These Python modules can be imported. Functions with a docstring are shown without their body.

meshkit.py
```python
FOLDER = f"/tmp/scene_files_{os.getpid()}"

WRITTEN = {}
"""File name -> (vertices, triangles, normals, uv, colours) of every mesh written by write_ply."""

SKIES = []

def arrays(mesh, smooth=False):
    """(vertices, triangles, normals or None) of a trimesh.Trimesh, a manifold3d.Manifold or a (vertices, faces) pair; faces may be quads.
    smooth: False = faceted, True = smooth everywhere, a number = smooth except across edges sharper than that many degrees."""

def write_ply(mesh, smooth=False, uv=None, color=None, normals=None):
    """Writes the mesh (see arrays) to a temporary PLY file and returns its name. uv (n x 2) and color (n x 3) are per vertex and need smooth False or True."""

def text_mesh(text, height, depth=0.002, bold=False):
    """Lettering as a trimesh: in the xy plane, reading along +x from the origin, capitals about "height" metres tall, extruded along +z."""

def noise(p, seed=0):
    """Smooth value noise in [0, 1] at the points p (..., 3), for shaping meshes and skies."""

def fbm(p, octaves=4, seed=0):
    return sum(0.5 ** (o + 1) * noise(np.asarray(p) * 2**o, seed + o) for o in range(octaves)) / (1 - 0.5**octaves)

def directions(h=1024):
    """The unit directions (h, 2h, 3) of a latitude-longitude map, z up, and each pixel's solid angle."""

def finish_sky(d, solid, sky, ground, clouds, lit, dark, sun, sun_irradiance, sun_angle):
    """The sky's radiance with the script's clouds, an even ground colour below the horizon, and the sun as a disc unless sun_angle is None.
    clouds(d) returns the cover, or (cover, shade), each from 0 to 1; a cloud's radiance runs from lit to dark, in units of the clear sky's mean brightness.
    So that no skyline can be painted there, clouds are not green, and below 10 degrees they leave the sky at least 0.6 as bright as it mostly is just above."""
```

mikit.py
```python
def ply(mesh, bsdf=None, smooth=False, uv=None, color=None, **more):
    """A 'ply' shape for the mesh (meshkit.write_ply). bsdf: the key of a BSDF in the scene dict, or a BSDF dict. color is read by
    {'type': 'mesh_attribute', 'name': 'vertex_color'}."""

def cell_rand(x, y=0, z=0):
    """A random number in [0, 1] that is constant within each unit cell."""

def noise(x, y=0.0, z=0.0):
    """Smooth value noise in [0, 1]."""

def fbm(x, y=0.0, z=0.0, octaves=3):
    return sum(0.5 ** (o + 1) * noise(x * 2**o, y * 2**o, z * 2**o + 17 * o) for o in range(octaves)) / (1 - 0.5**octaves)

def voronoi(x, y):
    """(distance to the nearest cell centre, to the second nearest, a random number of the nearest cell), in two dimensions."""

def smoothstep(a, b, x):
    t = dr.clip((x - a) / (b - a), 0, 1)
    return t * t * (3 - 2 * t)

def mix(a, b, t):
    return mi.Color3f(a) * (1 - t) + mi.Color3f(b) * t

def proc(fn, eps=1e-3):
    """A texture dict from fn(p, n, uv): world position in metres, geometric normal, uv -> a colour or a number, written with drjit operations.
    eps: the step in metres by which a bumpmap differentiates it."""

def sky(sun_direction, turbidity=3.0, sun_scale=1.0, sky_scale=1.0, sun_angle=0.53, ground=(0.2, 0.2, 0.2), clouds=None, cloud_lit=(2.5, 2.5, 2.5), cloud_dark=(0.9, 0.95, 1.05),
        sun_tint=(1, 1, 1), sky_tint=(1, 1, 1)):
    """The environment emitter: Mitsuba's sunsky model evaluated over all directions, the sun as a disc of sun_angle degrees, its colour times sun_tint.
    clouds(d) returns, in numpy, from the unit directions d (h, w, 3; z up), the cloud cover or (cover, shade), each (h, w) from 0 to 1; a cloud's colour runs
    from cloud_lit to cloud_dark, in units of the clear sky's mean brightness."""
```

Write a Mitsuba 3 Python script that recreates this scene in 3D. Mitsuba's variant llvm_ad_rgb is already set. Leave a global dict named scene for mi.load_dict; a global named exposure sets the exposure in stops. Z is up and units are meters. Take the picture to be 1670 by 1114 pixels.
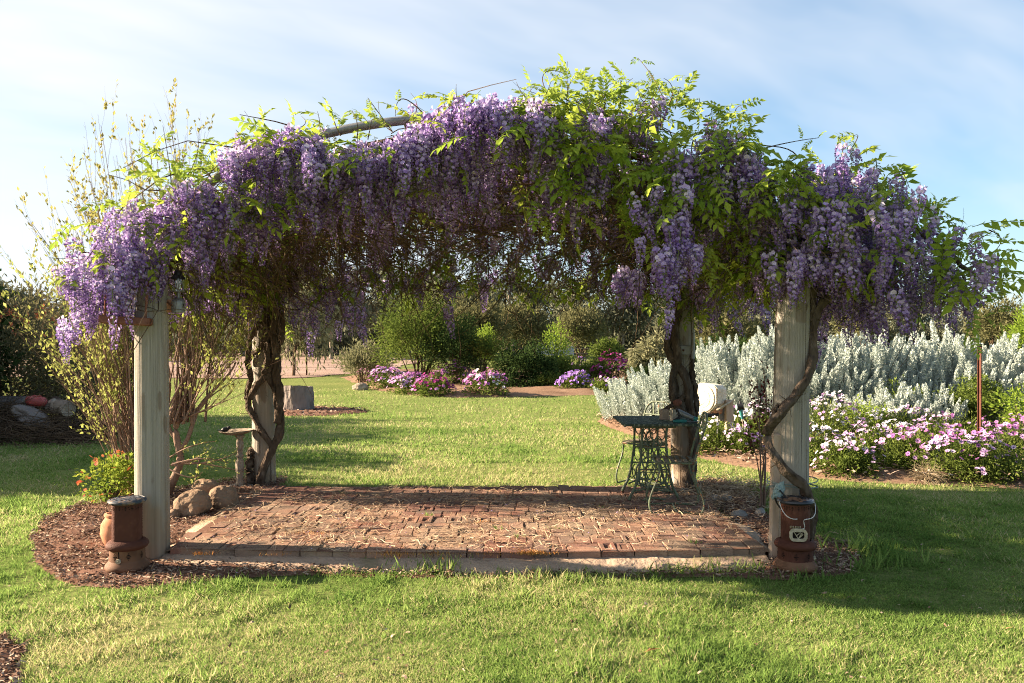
import drjit as dr
import math, numpy as np, trimesh, shapely, mitsuba as mi, mikit, meshkit
from shapely.geometry import Polygon
from scipy.spatial import Delaunay
from mikit import proc, noise, fbm, smoothstep, mix, voronoi, cell_rand
T = mi.ScalarTransform4f
scene, labels = {}, {}

# ------------------------------------------------------------------ camera, sky, exposure
EYE, F, CX, CY = 1.62, 1348.0, 835.0, 553.0        # eye height, focal length and horizon in pixels of the 1670 x 1114 photograph
scene['camera'] = {'type': 'perspective', 'fov': math.degrees(2 * math.atan(835 / F)), 'fov_axis': 'x', 'near_clip': 0.05, 'far_clip': 3000.0,
                   'to_world': T().look_at(origin=[0, 0, EYE], target=[0, 100, EYE - 100 * 4 / F], up=[0, 0, 1])}
SUN_AZ, SUN_EL = math.radians(6.5), math.radians(21.0)   # low sun on the left, a little beyond the pergola
SUN = [-math.cos(SUN_EL) * math.cos(SUN_AZ), math.cos(SUN_EL) * math.sin(SUN_AZ), math.sin(SUN_EL)]


def clouds(d):
    z = np.maximum(d[..., 2], 0.03)
    u, v = d[..., 0] / (z + 0.25), d[..., 1] / (z + 0.25)
    a = 0.9 * u + 0.5 * v
    b = -0.5 * u + 0.9 * v
    wisp = meshkit.fbm(np.stack([a * 1.1 + 3, b * 3.2, 0 * a], -1), 5, 3)
    broad = meshkit.fbm(np.stack([a * 0.9, b * 1.2, 0 * a + 4], -1), 4, 9)
    fine = meshkit.fbm(np.stack([a * 4 + 2 * wisp, b * 11 + 3 * broad, 0 * a + 8], -1), 4, 5)
    side = 0.5 - 0.62 * d[..., 0] / np.maximum(np.hypot(d[..., 0], d[..., 1]), 1e-3)
    c = 0.5 + 0.55 * (wisp - 0.5) + 0.55 * (broad - 0.5) + 0.36 * (fine - 0.5) + 0.80 * (side - 0.5)
    return np.clip((c - 0.14) / 0.86, 0, 0.95), 0.0 * c


scene['sky'] = mikit.sky(SUN, turbidity=3.0, sun_scale=1.0, sky_scale=0.36, sun_tint=(0.90, 0.97, 1.22), ground=(0.16, 0.17, 0.09),
                         clouds=clouds, cloud_lit=(1.84, 1.90, 2.0), sky_tint=(1.0, 1.0, 1.05))
exposure = 4.45


# ------------------------------------------------------------------ helpers
def at(px, py, Y):
    """the point at distance Y that the photograph's pixel shows"""
    return np.array([(px - CX) / F * Y, Y, EYE - (py - CY) / F * Y])


def gp(px, py, z=0.0):
    """the point of the level z that the photograph's pixel shows"""
    Y = F * (EYE - z) / (py - CY)
    return np.array([(px - CX) / F * Y, Y, z])


def rng_of(s):
    return np.random.default_rng(s)


taken = {}


def numbered(name):
    n = taken.get(name, -1) + 1
    taken[name] = n
    return name if n == 0 else f'{name}_{n:03d}'


def thing(name, label, cat=None, group=None, kind=None):
    k = numbered(name)
    labels[k] = {'label': label}
    if cat: labels[k]['category'] = cat
    if group: labels[k]['group'] = group
    if kind: labels[k]['kind'] = kind
    return k


def put(k, mesh, mat, smooth=False):
    uv = mesh[2] if len(mesh) > 2 and mesh[2] is not None and smooth in (False, True) else None
    scene[k] = mikit.ply((mesh[0], mesh[1]), mat, smooth=smooth, uv=uv)
    return k


def part(parent, name, mesh, mat, smooth=False, label=None, kind=None):
    k = numbered(f'{parent}__{name}')
    put(k, mesh, mat, smooth)
    if label or kind:
        labels[k] = {**({'label': label} if label else {}), **({'kind': kind} if kind else {})}
    return k


def struct(name, mesh, mat, label, smooth=False, cat=None):
    k = thing(name, label, cat, kind='structure')
    return put(k, mesh, mat, smooth)


def merge(*ms):
    ms = [m for m in ms if m is not None and len(m[1])]
    V, Fc, U, o = [], [], [], 0
    for m in ms:
        V.append(m[0]); Fc.append(np.asarray(m[1]) + o); o += len(m[0])
        U.append(m[2] if len(m) > 2 and m[2] is not None else np.zeros((len(m[0]), 2)))
    return np.vstack(V), np.vstack(Fc), np.vstack(U)


def unit(v):
    v = np.asarray(v, float)
    return v / np.maximum(np.linalg.norm(v, axis=-1, keepdims=True), 1e-12)


def frames(d, roll=0.0):
    """rotations whose columns are side, along, normal"""
    d = unit(np.atleast_2d(d))
    ref = np.where(np.abs(d[:, 2:]) < 0.95, [[0, 0, 1.0]], [[1.0, 0, 0]])
    s = unit(np.cross(d, ref))
    n = np.cross(s, d)
    c, q = np.cos(roll), np.sin(roll)
    c, q = np.broadcast_to(c, (len(d),))[:, None], np.broadcast_to(q, (len(d),))[:, None]
    return np.stack([s * c + n * q, d, n * c - s * q], -1)


def cards(tpl, pos, R, scale, u):
    lv, lf, lu = tpl
    M = len(pos)
    scale = np.broadcast_to(np.asarray(scale, float), (M,))
    V = (np.asarray(pos)[:, None] + np.einsum('mij,kj->mki', R, lv) * scale[:, None, None]).reshape(-1, 3)
    Fc = (np.arange(M)[:, None, None] * len(lv) + lf[None]).reshape(-1, 3)
    U = np.stack([np.repeat(np.broadcast_to(u, (M,)), len(lv)), np.tile(lu, M)], -1)
    return V, Fc, U


def leaf_tpl(w=0.25, fold=0.06, curl=0.12, mid=0.42):
    v = np.array([[0, 0, 0], [-w, mid, fold], [w, mid, fold], [0, mid, 0], [0, 1, -curl]], float)
    f = np.array([[0, 3, 1], [0, 2, 3], [1, 3, 4], [3, 2, 4]])
    return v, f, v[:, 1].copy()


def quad_tpl(w=0.3, bend=0.1):
    v = np.array([[0, 0, 0], [-w, .5, bend], [w, .5, bend], [0, 1, 0]], float)
    return v, np.array([[0, 2, 1], [1, 2, 3]]), v[:, 1].copy()


def disc_tpl(n=7, dish=0.25):
    a = np.arange(n) * 2 * np.pi / n
    v = np.vstack([[[0, 0, 0]], np.stack([np.cos(a), np.sin(a), 0 * a + dish], 1)])
    f = np.array([[0, 1 + i, 1 + (i + 1) % n] for i in range(n)])
    return v, f, np.r_[0.0, np.ones(n)]


LEAF, LEAFN, QUAD, QUADN = leaf_tpl(), leaf_tpl(0.16, 0.04, 0.1), quad_tpl(), quad_tpl(0.14, 0.06)


def tubes(P, Rr, sides=4, u=None, caps=False):
    """M tubes: P (M, K, 3), Rr (M, K)"""
    P = np.asarray(P, float)
    if P.ndim == 2: P = P[None]
    M, K, _ = P.shape
    Rr = np.broadcast_to(np.asarray(Rr, float), (M, K))
    t = unit(np.gradient(P, axis=1))
    ref = unit(np.where(np.abs(t[:, :1, 2:]).mean(1, keepdims=True) < 0.8, [[[0, 0, 1.0]]], [[[1.0, 0.1, 0]]]))
    a = unit(np.cross(t, np.broadcast_to(ref, t.shape)))
    b = np.cross(t, a)
    ang = np.arange(sides) * 2 * np.pi / sides
    V = P[:, :, None] + Rr[:, :, None, None] * (np.cos(ang)[:, None] * a[:, :, None] + np.sin(ang)[:, None] * b[:, :, None])
    i, j = np.meshgrid(np.arange(K - 1), np.arange(sides), indexing='ij')
    q = np.stack([i * sides + j, i * sides + (j + 1) % sides, (i + 1) * sides + (j + 1) % sides, (i + 1) * sides + j], -1).reshape(-1, 4)
    f = np.vstack([q[:, [0, 1, 2]], q[:, [0, 2, 3]]])
    if caps:
        f = np.vstack([f, [[0, k + 1, k] for k in range(1, sides - 1)], [[(K - 1) * sides, (K - 1) * sides + k, (K - 1) * sides + k + 1] for k in range(1, sides - 1)]])
    Fc = (np.arange(M)[:, None, None] * (K * sides) + f[None]).reshape(-1, 3)
    if u is None: u = (np.arange(M) * 0.618) % 1
    U = np.stack([np.repeat(np.broadcast_to(u, (M,)), K * sides), np.tile(np.repeat(np.linspace(0, 1, K), sides), M)], -1)
    return V.reshape(-1, 3), Fc, U


def spline(pts, n=24):
    from scipy.interpolate import CubicSpline
    pts = np.asarray(pts, float)
    s = np.r_[0, np.cumsum(np.linalg.norm(np.diff(pts, axis=0), axis=1))]
    return CubicSpline(s, pts)(np.linspace(0, s[-1], n))


def rod(pts, r, sides=6, n=None, caps=True):
    pts = np.asarray(pts, float)
    if n: pts = spline(pts, n)
    rr = np.interp(np.linspace(0, 1, len(pts)), np.linspace(0, 1, np.size(r)), np.atleast_1d(r))
    return tubes(pts[None], rr[None], sides, caps=caps)


def stems(base, d, length, rad, K=7, up=0.3, wig=0.06, rng=None, taper=0.25):
    """M curved stems: paths (M, K, 3), radii"""
    base, d = np.atleast_2d(base), unit(np.atleast_2d(d))
    M = len(base)
    length, rad = np.broadcast_to(length, (M,)).astype(float), np.broadcast_to(rad, (M,)).astype(float)
    step = (length / (K - 1))[:, None]
    P = [base]
    for k in range(K - 1):
        d = unit(d + np.array([0, 0, up / (K - 1)]) + rng.normal(0, wig, (M, 3)))
        P.append(P[-1] + d * step)
    return np.stack(P, 1), rad[:, None] * np.linspace(1, taper, K)[None]


def spawn(paths, radii, n, t0, t1, spread, len0, len1, rng, rfac=0.6):
    M, K, _ = paths.shape
    m = rng.integers(0, M, n)
    t = rng.uniform(t0, t1, n) * (K - 1)
    i = np.minimum(t.astype(int), K - 2)
    f = (t - i)[:, None]
    pos = paths[m, i] * (1 - f) + paths[m, i + 1] * f
    d = unit(unit(paths[m, i + 1] - paths[m, i]) + rng.normal(0, spread, (n, 3)))
    return pos, d, rng.uniform(len0, len1, n), radii[m, i] * rfac


def along(paths, n, t0, t1, rng):
    p, d, _, _ = spawn(paths, np.ones(paths.shape[:2]), n, t0, t1, 0.001, 1, 1, rng)
    return p, d


def foliage(pos, d, tpl, s0, s1, rng, spread=0.9, jit=0.02, up=0.0):
    n = len(pos)
    dd = unit(d + rng.normal(0, spread, (n, 3)) + [0, 0, up])
    return cards(tpl, pos + rng.normal(0, jit, (n, 3)), frames(dd, rng.uniform(-1.2, 1.2, n)), rng.uniform(s0, s1, n), rng.random(n))


def lathe(profile, n=24, center=(0, 0, 0), squash=None):
    pr = np.asarray(profile, float)
    a = np.arange(n) * 2 * np.pi / n
    V = np.stack([pr[:, None, 0] * np.cos(a), pr[:, None, 0] * np.sin(a), np.broadcast_to(pr[:, None, 1], (len(pr), n))], -1)
    i, j = np.meshgrid(np.arange(len(pr) - 1), np.arange(n), indexing='ij')
    q = np.stack([i * n + j, i * n + (j + 1) % n, (i + 1) * n + (j + 1) % n, (i + 1) * n + j], -1).reshape(-1, 4)
    return V.reshape(-1, 3) + np.asarray(center), np.vstack([q[:, [0, 1, 2]], q[:, [0, 2, 3]]])


def cbox(sx, sy, sz, b=0.01, center=(0, 0, 0), R=None):
    """a box with chamfered edges"""
    import manifold3d as m3
    hx, hy, hz = sx / 2, sy / 2, sz / 2
    b = min(b, hx * .9, hy * .9, hz * .9)
    pts = []
    for x in (-1, 1):
        for y in (-1, 1):
            for z in (-1, 1):
                pts += [[x * hx, y * (hy - b), z * (hz - b)], [x * (hx - b), y * hy, z * (hz - b)], [x * (hx - b), y * (hy - b), z * hz]]
    h = m3.Manifold.hull_points(np.array(pts)).to_mesh()
    V = np.array(h.vert_properties[:, :3], float)
    if R is not None: V = V @ np.asarray(R).T
    return V + np.asarray(center), np.array(h.tri_verts)


def rotz(a):
    c, s = math.cos(a), math.sin(a)
    return np.array([[c, -s, 0], [s, c, 0], [0, 0, 1.0]])


def roty(a):
    c, s = math.cos(a), math.sin(a)
    return np.array([[c, 0, s], [0, 1, 0], [-s, 0, c]])


def moved(m, R=None, t=(0, 0, 0), s=1.0):
    V = m[0] * s
    if R is not None: V = V @ np.asarray(R).T
    return (V + np.asarray(t), *m[1:])


def patch(poly, step, height):
    """a sheet over the polygon: height(x, y, distance to the edge)"""
    poly = poly.buffer(0)
    line = poly.exterior
    n = max(12, int(line.length / step))
    edge = np.array([line.interpolate(i / n, normalized=True).coords[0] for i in range(n)])
    x0, y0, x1, y1 = poly.bounds
    gx, gy = np.meshgrid(np.arange(x0, x1, step), np.arange(y0, y1, step))
    g = np.stack([gx.ravel(), gy.ravel()], 1) + rng_of(5).uniform(-.3, .3, (gx.size, 2)) * step
    inn = shapely.contains_xy(poly.buffer(-step * .5), g[:, 0], g[:, 1])
    p = np.vstack([edge, g[inn]])
    tri = Delaunay(p).simplices
    c = p[tri].mean(1)
    tri = tri[shapely.contains_xy(poly, c[:, 0], c[:, 1])]
    a, b_, c_ = p[tri[:, 0]], p[tri[:, 1]], p[tri[:, 2]]
    flip = np.cross(b_ - a, c_ - a) < 0
    tri[flip] = tri[flip][:, ::-1]
    dist = shapely.distance(shapely.points(p), line)
    return np.column_stack([p, height(p[:, 0], p[:, 1], dist)]), tri


def gpoly(pts):
    return Polygon([gp(*p)[:2] for p in pts])


def inside(poly, p):
    return shapely.contains_xy(poly, p[:, 0], p[:, 1])


def blob(r, seed, sub=3, amp=0.25, freq=1.6, scale=(1, 1, 1)):
    m = trimesh.creation.icosphere(subdivisions=sub)
    v = m.vertices
    k = 1 + amp * (meshkit.fbm(v * freq + 10 + seed * 3.1, 3, seed) - .5) * 2 + amp * .35 * (meshkit.fbm(v * freq * 4 + 20, 2, seed + 1) - .5)
    return v * k[:, None] * r * np.asarray(scale), np.array(m.faces)


# ------------------------------------------------------------------ materials
def mat(name, **d):
    scene[name] = d
    return name


def two(name, fn, rough=None, spec=0.3, bump=None, metallic=0.0):
    col = proc(fn) if callable(fn) else {'type': 'rgb', 'value': list(fn)}
    b = {'type': 'diffuse', 'reflectance': col} if rough is None else {'type': 'principled', 'base_color': col, 'roughness': rough, 'specular': spec, 'metallic': metallic}
    if bump is not None:
        b = {'type': 'bumpmap', 'arbitrary': proc(bump[0], eps=bump[2] if len(bump) > 2 else 1e-3), 'scale': bump[1], 'bsdf': b}
    return mat(name, type='twosided', bsdf=b)


def ramp(t, *cols):
    t = dr_clip(t) * (len(cols) - 1)
    c = mi.Color3f(cols[0])
    for i in range(1, len(cols)):
        c = mix(c, mi.Color3f(cols[i]), smoothstep(i - 1, i, t))
    return c




def dr_clip(t):
    return dr.clip(t, 0, 1)


def leafy(name, *cols, trans=0.9, rough=0.55, k=1.3, w=0.35):
    """thin leaves: the tone follows each leaf's own number and a slow patchiness of the plant"""
    def fn(p, n, uv):
        return ramp(uv.x * (1 - w) + noise(p.x * k, p.y * k, p.z * k) * w, *cols)
    return mat(name, type='principledthin', base_color=proc(fn), roughness=rough, diff_trans=trans, eta=1.35)


def woody(name, a, b, k=9.0, lengthwise=0.12, rough=None):
    def fn(p, n, uv):
        return ramp(fbm(p.x * k, p.y * k, p.z * k * lengthwise, 3) * 1.3 - 0.15, a, b)
    return two(name, fn)


def ground_fn(p, n, uv):
    g = fbm(p.x * 0.8, p.y * 0.8, 0, 4)
    q = fbm(p.x * 40, p.y * 40, 0, 3)
    near = ramp(g * .45 + q * .75 - .1, (0.065, 0.09, 0.03), (0.14, 0.17, 0.055), (0.26, 0.24, 0.11))
    return near


two('m_ground', ground_fn)


def grass_fn(p, n, uv):
    patchy = fbm(p.x * 0.9, p.y * 0.9, 0, 3)
    fine = noise(p.x * 4.5, p.y * 4.5, 3.0)
    t = uv.x * .40 + (patchy - .5) * 1.1 + .5 * .45 + fine * .42 - 0.14
    g = ramp(t, (0.115, 0.20, 0.045), (0.225, 0.325, 0.085), (0.38, 0.41, 0.17))
    dry = smoothstep(0.72, 0.78, uv.x + 1.1 * (patchy - 0.5))
    return mix(g, mi.Color3f(0.48, 0.42, 0.24), dry * 0.85)


mat('m_grass', type='principledthin', base_color=proc(grass_fn), roughness=0.6, diff_trans=1.0, eta=1.3)


def soil_fn(p, n, uv):
    g = fbm(p.x * 3, p.y * 3, p.z * 3, 3)
    q = noise(p.x * 70, p.y * 70, p.z * 70)
    return ramp(g * .5 + q * .5, (0.075, 0.042, 0.031), (0.165, 0.095, 0.069), (0.26, 0.175, 0.135))


two('m_soil', soil_fn)
two('m_back_soil', lambda p, n, uv: ramp(fbm(p.x * 2, p.y * 2, p.z, 3) * .6 + noise(p.x * 30, p.y * 30) * .4, (0.10, 0.062, 0.042), (0.20, 0.13, 0.088), (0.30, 0.22, 0.155)))
two('m_dirt', lambda p, n, uv: ramp(fbm(p.x * .4, p.y * .4, 0, 4), (0.20, 0.14, 0.115), (0.28, 0.205, 0.17), (0.33, 0.26, 0.22)))
two('m_chip', lambda p, n, uv: ramp(uv.x, (0.05, 0.03, 0.022), (0.15, 0.09, 0.065), (0.27, 0.19, 0.14), (0.44, 0.35, 0.27)))
two('m_straw', lambda p, n, uv: ramp(uv.x, (0.22, 0.14, 0.08), (0.42, 0.31, 0.20), (0.60, 0.48, 0.34)))


def brick_fn(a, b, c):
    def fn(p, n, uv):
        g = fbm(p.x * 7, p.y * 7, p.z * 7, 3)
        q = noise(p.x * 120, p.y * 120, p.z * 120)
        col = ramp(g * .7 + q * .4 - .05, a, b, c)
        lich = smoothstep(0.60, 0.70, fbm(p.x * 2.2 + 9, p.y * 2.2, 0, 4) + 0.18 * (q - .5))
        grime = smoothstep(0.52, 0.72, fbm(p.x * 5 + 4, p.y * 5, 2, 3))
        col = mix(col, mi.Color3f(0.13, 0.10, 0.082), grime * .8)
        dust = smoothstep(.40, .66, fbm(p.x * 1.7, p.y * 1.7 + 5, 1, 3) + .22 * (q - .5))
        return mix(col, mi.Color3f(0.31, 0.235, 0.165), lich * .4 + dust * .30)
    return fn


for i, c in enumerate((((0.12, 0.062, 0.047), (0.20, 0.102, 0.077), (0.28, 0.165, 0.128)), ((0.11, 0.06, 0.05), (0.18, 0.10, 0.08), (0.25, 0.155, 0.122)),
                       ((0.17, 0.094, 0.068), (0.265, 0.152, 0.11), (0.34, 0.225, 0.165)), ((0.11, 0.07, 0.062), (0.18, 0.115, 0.095), (0.25, 0.175, 0.145)))):
    two(f'm_brick_{i}', brick_fn(*c))


def concrete_fn(p, n, uv):
    g = fbm(p.x * 4, p.y * 4, p.z * 8, 4)
    q = noise(p.x * 90, p.y * 90, p.z * 90)
    c = ramp(g * .8 + q * .25 - .05, (0.20, 0.135, 0.10), (0.36, 0.27, 0.20), (0.45, 0.35, 0.26))
    return mix(c, mi.Color3f(0.13, 0.12, 0.06), smoothstep(.58, .70, fbm(p.x * 3 + 7, p.y * 3, p.z * 3, 3)) * .6)


two('m_concrete', concrete_fn, bump=(lambda p, n, uv: fbm(p.x * 30, p.y * 30, p.z * 30, 3), 0.012))


def post_fn(p, n, uv):
    s = fbm(uv.x * 48, p.z * 1.1, 0, 4)
    fine = noise(uv.x * 330, p.z * 5, 2)
    c = ramp(s * .75 + fine * .4 - .08, (0.195, 0.175, 0.148), (0.29, 0.265, 0.228), (0.375, 0.35, 0.305))
    crack = smoothstep(.68, .74, fbm(uv.x * 40 + 3, p.z * .6, 5, 3)) * smoothstep(.35, .6, noise(uv.x * 9, p.z * 1.3, 4))
    knot = smoothstep(.80, .86, noise(uv.x * 18 + 1, p.z * 5 + 2, 9))
    base = smoothstep(.45, .65, fbm(uv.x * 8, p.z * 3, 3, 3) - p.z * .55 + .2)
    c = mix(c, mi.Color3f(0.26, 0.17, 0.10), base * .55)
    return mix(mix(c, mi.Color3f(0.07, 0.05, 0.04), crack * .8), mi.Color3f(.16, .12, .09), knot * .6)


two('m_post', post_fn, bump=(lambda p, n, uv: fbm(uv.x * 70, p.z * 1.2, 0, 4) + .5 * smoothstep(.66, .60, fbm(uv.x * 34 + 3, p.z * .5, 5, 3)), 0.009))
two('m_bark', lambda p, n, uv: ramp(fbm(p.x * 30, p.y * 30, p.z * 12, 4) * 1.2 - .1, (0.03, 0.023, 0.019), (0.095, 0.073, 0.057), (0.20, 0.16, 0.125)),
    bump=(lambda p, n, uv: fbm(p.x * 60, p.y * 60, p.z * 16, 3), 0.03))
woody('m_twig', (0.05, 0.035, 0.025), (0.17, 0.12, 0.08))
woody('m_red_stem', (0.13, 0.085, 0.066), (0.28, 0.195, 0.15), 14)
woody('m_gum_trunk', (0.16, 0.13, 0.10), (0.42, 0.36, 0.30), 2)
two('m_galv', lambda p, n, uv: ramp(fbm(p.x * 12, p.y * 12, p.z * 12, 3), (0.16, 0.16, 0.16), (0.28, 0.28, 0.275)), rough=0.5, metallic=0.6)


def rust_fn(p, n, uv):
    g = fbm(p.x * 9, p.y * 9, p.z * 9, 4)
    q = fbm(p.x * 55, p.y * 55, p.z * 55, 2)
    return ramp(g * .75 + q * .45 - .1, (0.038, 0.015, 0.011), (0.072, 0.026, 0.017), (0.125, 0.052, 0.032))


two('m_rust', rust_fn, rough=0.75, spec=0.2, bump=(lambda p, n, uv: fbm(p.x * 140, p.y * 140, p.z * 140, 2), 0.0022))
two('m_rust_base', lambda p, n, uv: ramp(fbm(p.x * 12, p.y * 12, p.z * 12, 4), (0.07, 0.034, 0.020), (0.125, 0.062, 0.034), (0.19, 0.105, 0.06)), rough=0.75, spec=0.25)
two('m_blue_enamel', lambda p, n, uv: mix(mi.Color3f(0.035, 0.045, 0.06), mi.Color3f(0.20, 0.14, 0.10), smoothstep(.5, .66, fbm(p.x * 30, p.y * 30, p.z * 30, 3)) * .75), rough=0.6, spec=0.3)
two('m_black_enamel', lambda p, n, uv: mix(mi.Color3f(0.012, 0.013, 0.016), mi.Color3f(0.16, 0.085, 0.05), smoothstep(.48, .62, fbm(p.x * 26, p.y * 26, p.z * 60, 3)) * .9 * smoothstep(.3, .8, n.z)), rough=0.3, spec=0.5)
two('m_hole', (0.012, 0.010, 0.009))
two('m_cream', lambda p, n, uv: ramp(fbm(p.x * 40, p.y * 40, p.z * 40, 3), (0.22, 0.185, 0.13), (0.42, 0.375, 0.285)), rough=0.6)
two('m_terracotta', lambda p, n, uv: ramp(fbm(p.x * 14, p.y * 14, p.z * 14, 3), (0.40, 0.18, 0.10), (0.52, 0.27, 0.17)))
two('m_rock', lambda p, n, uv: ramp(fbm(p.x * 5, p.y * 5, p.z * 7, 4) * .8 + noise(p.x * 120, p.y * 120, p.z * 120) * .25, (0.12, 0.08, 0.055), (0.21, 0.15, 0.105), (0.30, 0.225, 0.165)),
    bump=(lambda p, n, uv: fbm(p.x * 18, p.y * 18, p.z * 18, 4), 0.03))
two('m_grey_rock', lambda p, n, uv: ramp(fbm(p.x * 6, p.y * 6, p.z * 6, 4), (0.15, 0.14, 0.13), (0.36, 0.34, 0.31)), bump=(lambda p, n, uv: fbm(p.x * 18, p.y * 18, p.z * 18, 4), 0.03))
two('m_stump', lambda p, n, uv: ramp(fbm(p.x * 5, p.y * 5, p.z * 1.6, 4) * .8 + noise(p.x * 60, p.y * 60, p.z * 8) * .3 - .05, (0.075, 0.06, 0.052), (0.20, 0.172, 0.155), (0.31, 0.275, 0.25)),
    bump=(lambda p, n, uv: fbm(p.x * 14, p.y * 14, p.z * 4, 4), 0.05))
two('m_log', lambda p, n, uv: ramp(fbm(p.x * 5, p.y * 5, p.z * 5, 4), (0.17, 0.13, 0.10), (0.42, 0.36, 0.29)), bump=(lambda p, n, uv: fbm(p.x * 14, p.y * 14, p.z * 14, 3), 0.03))


def green_iron_fn(p, n, uv):
    c = ramp(fbm(p.x * 20, p.y * 20, p.z * 20, 3), (0.055, 0.075, 0.045), (0.13, 0.165, 0.10))
    return mix(c, mi.Color3f(0.16, 0.075, 0.04), smoothstep(.62, .72, fbm(p.x * 33, p.y * 33, p.z * 33, 3)))


two('m_green_iron', green_iron_fn, rough=0.5, spec=0.35)
two('m_table_top', lambda p, n, uv: mix(ramp(fbm(p.x * 14, p.y * 14, p.z * 14, 4), (0.028, 0.042, 0.032), (0.065, 0.088, 0.066)), mi.Color3f(0.16, 0.18, 0.13), smoothstep(.6, .68, fbm(p.x * 45, p.y * 45, 0, 3))), rough=0.8, spec=0.12)
two('m_slat', lambda p, n, uv: ramp(fbm(p.x * 10, p.y * 50, p.z * 9, 3), (0.10, 0.09, 0.065), (0.24, 0.21, 0.16)))
two('m_white_plastic', lambda p, n, uv: mix(ramp(fbm(p.x * 8, p.y * 8, p.z * 8, 3), (0.46, 0.38, 0.27), (0.58, 0.52, 0.42)), mi.Color3f(0.40, 0.24, 0.10), smoothstep(.62, .72, fbm(p.x * 36, p.y * 36, p.z * 30, 3)) * .6), rough=0.45)
two('m_teal', (0.03, 0.17, 0.16), rough=0.4)
two('m_rope', (0.19, 0.255, 0.255))
two('m_black', (0.014, 0.014, 0.015), rough=0.45)
two('m_wire', (0.55, 0.55, 0.53), rough=0.4, metallic=0.3)
two('m_red_plastic', lambda p, n, uv: ramp(fbm(p.x * 7, p.y * 7, p.z * 7, 3), (0.30, 0.05, 0.045), (0.42, 0.10, 0.09)), rough=0.4)
two('m_shed_wall', (0.42, 0.45, 0.50))
two('m_shed_roof', (0.34, 0.36, 0.40))
two('m_red_wood', lambda p, n, uv: ramp(fbm(p.x * 30, p.y * 6, p.z * 30, 3), (0.13, 0.055, 0.04), (0.25, 0.12, 0.09)))
two('m_dry_leaf', (0.36, 0.20, 0.10))
two('m_white_wood', lambda p, n, uv: ramp(fbm(p.x * 30, p.y * 30, p.z * 5, 3), (0.36, 0.26, 0.19), (0.52, 0.40, 0.31)))
mat('m_glass', type='thindielectric', int_ior=1.5)

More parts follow.
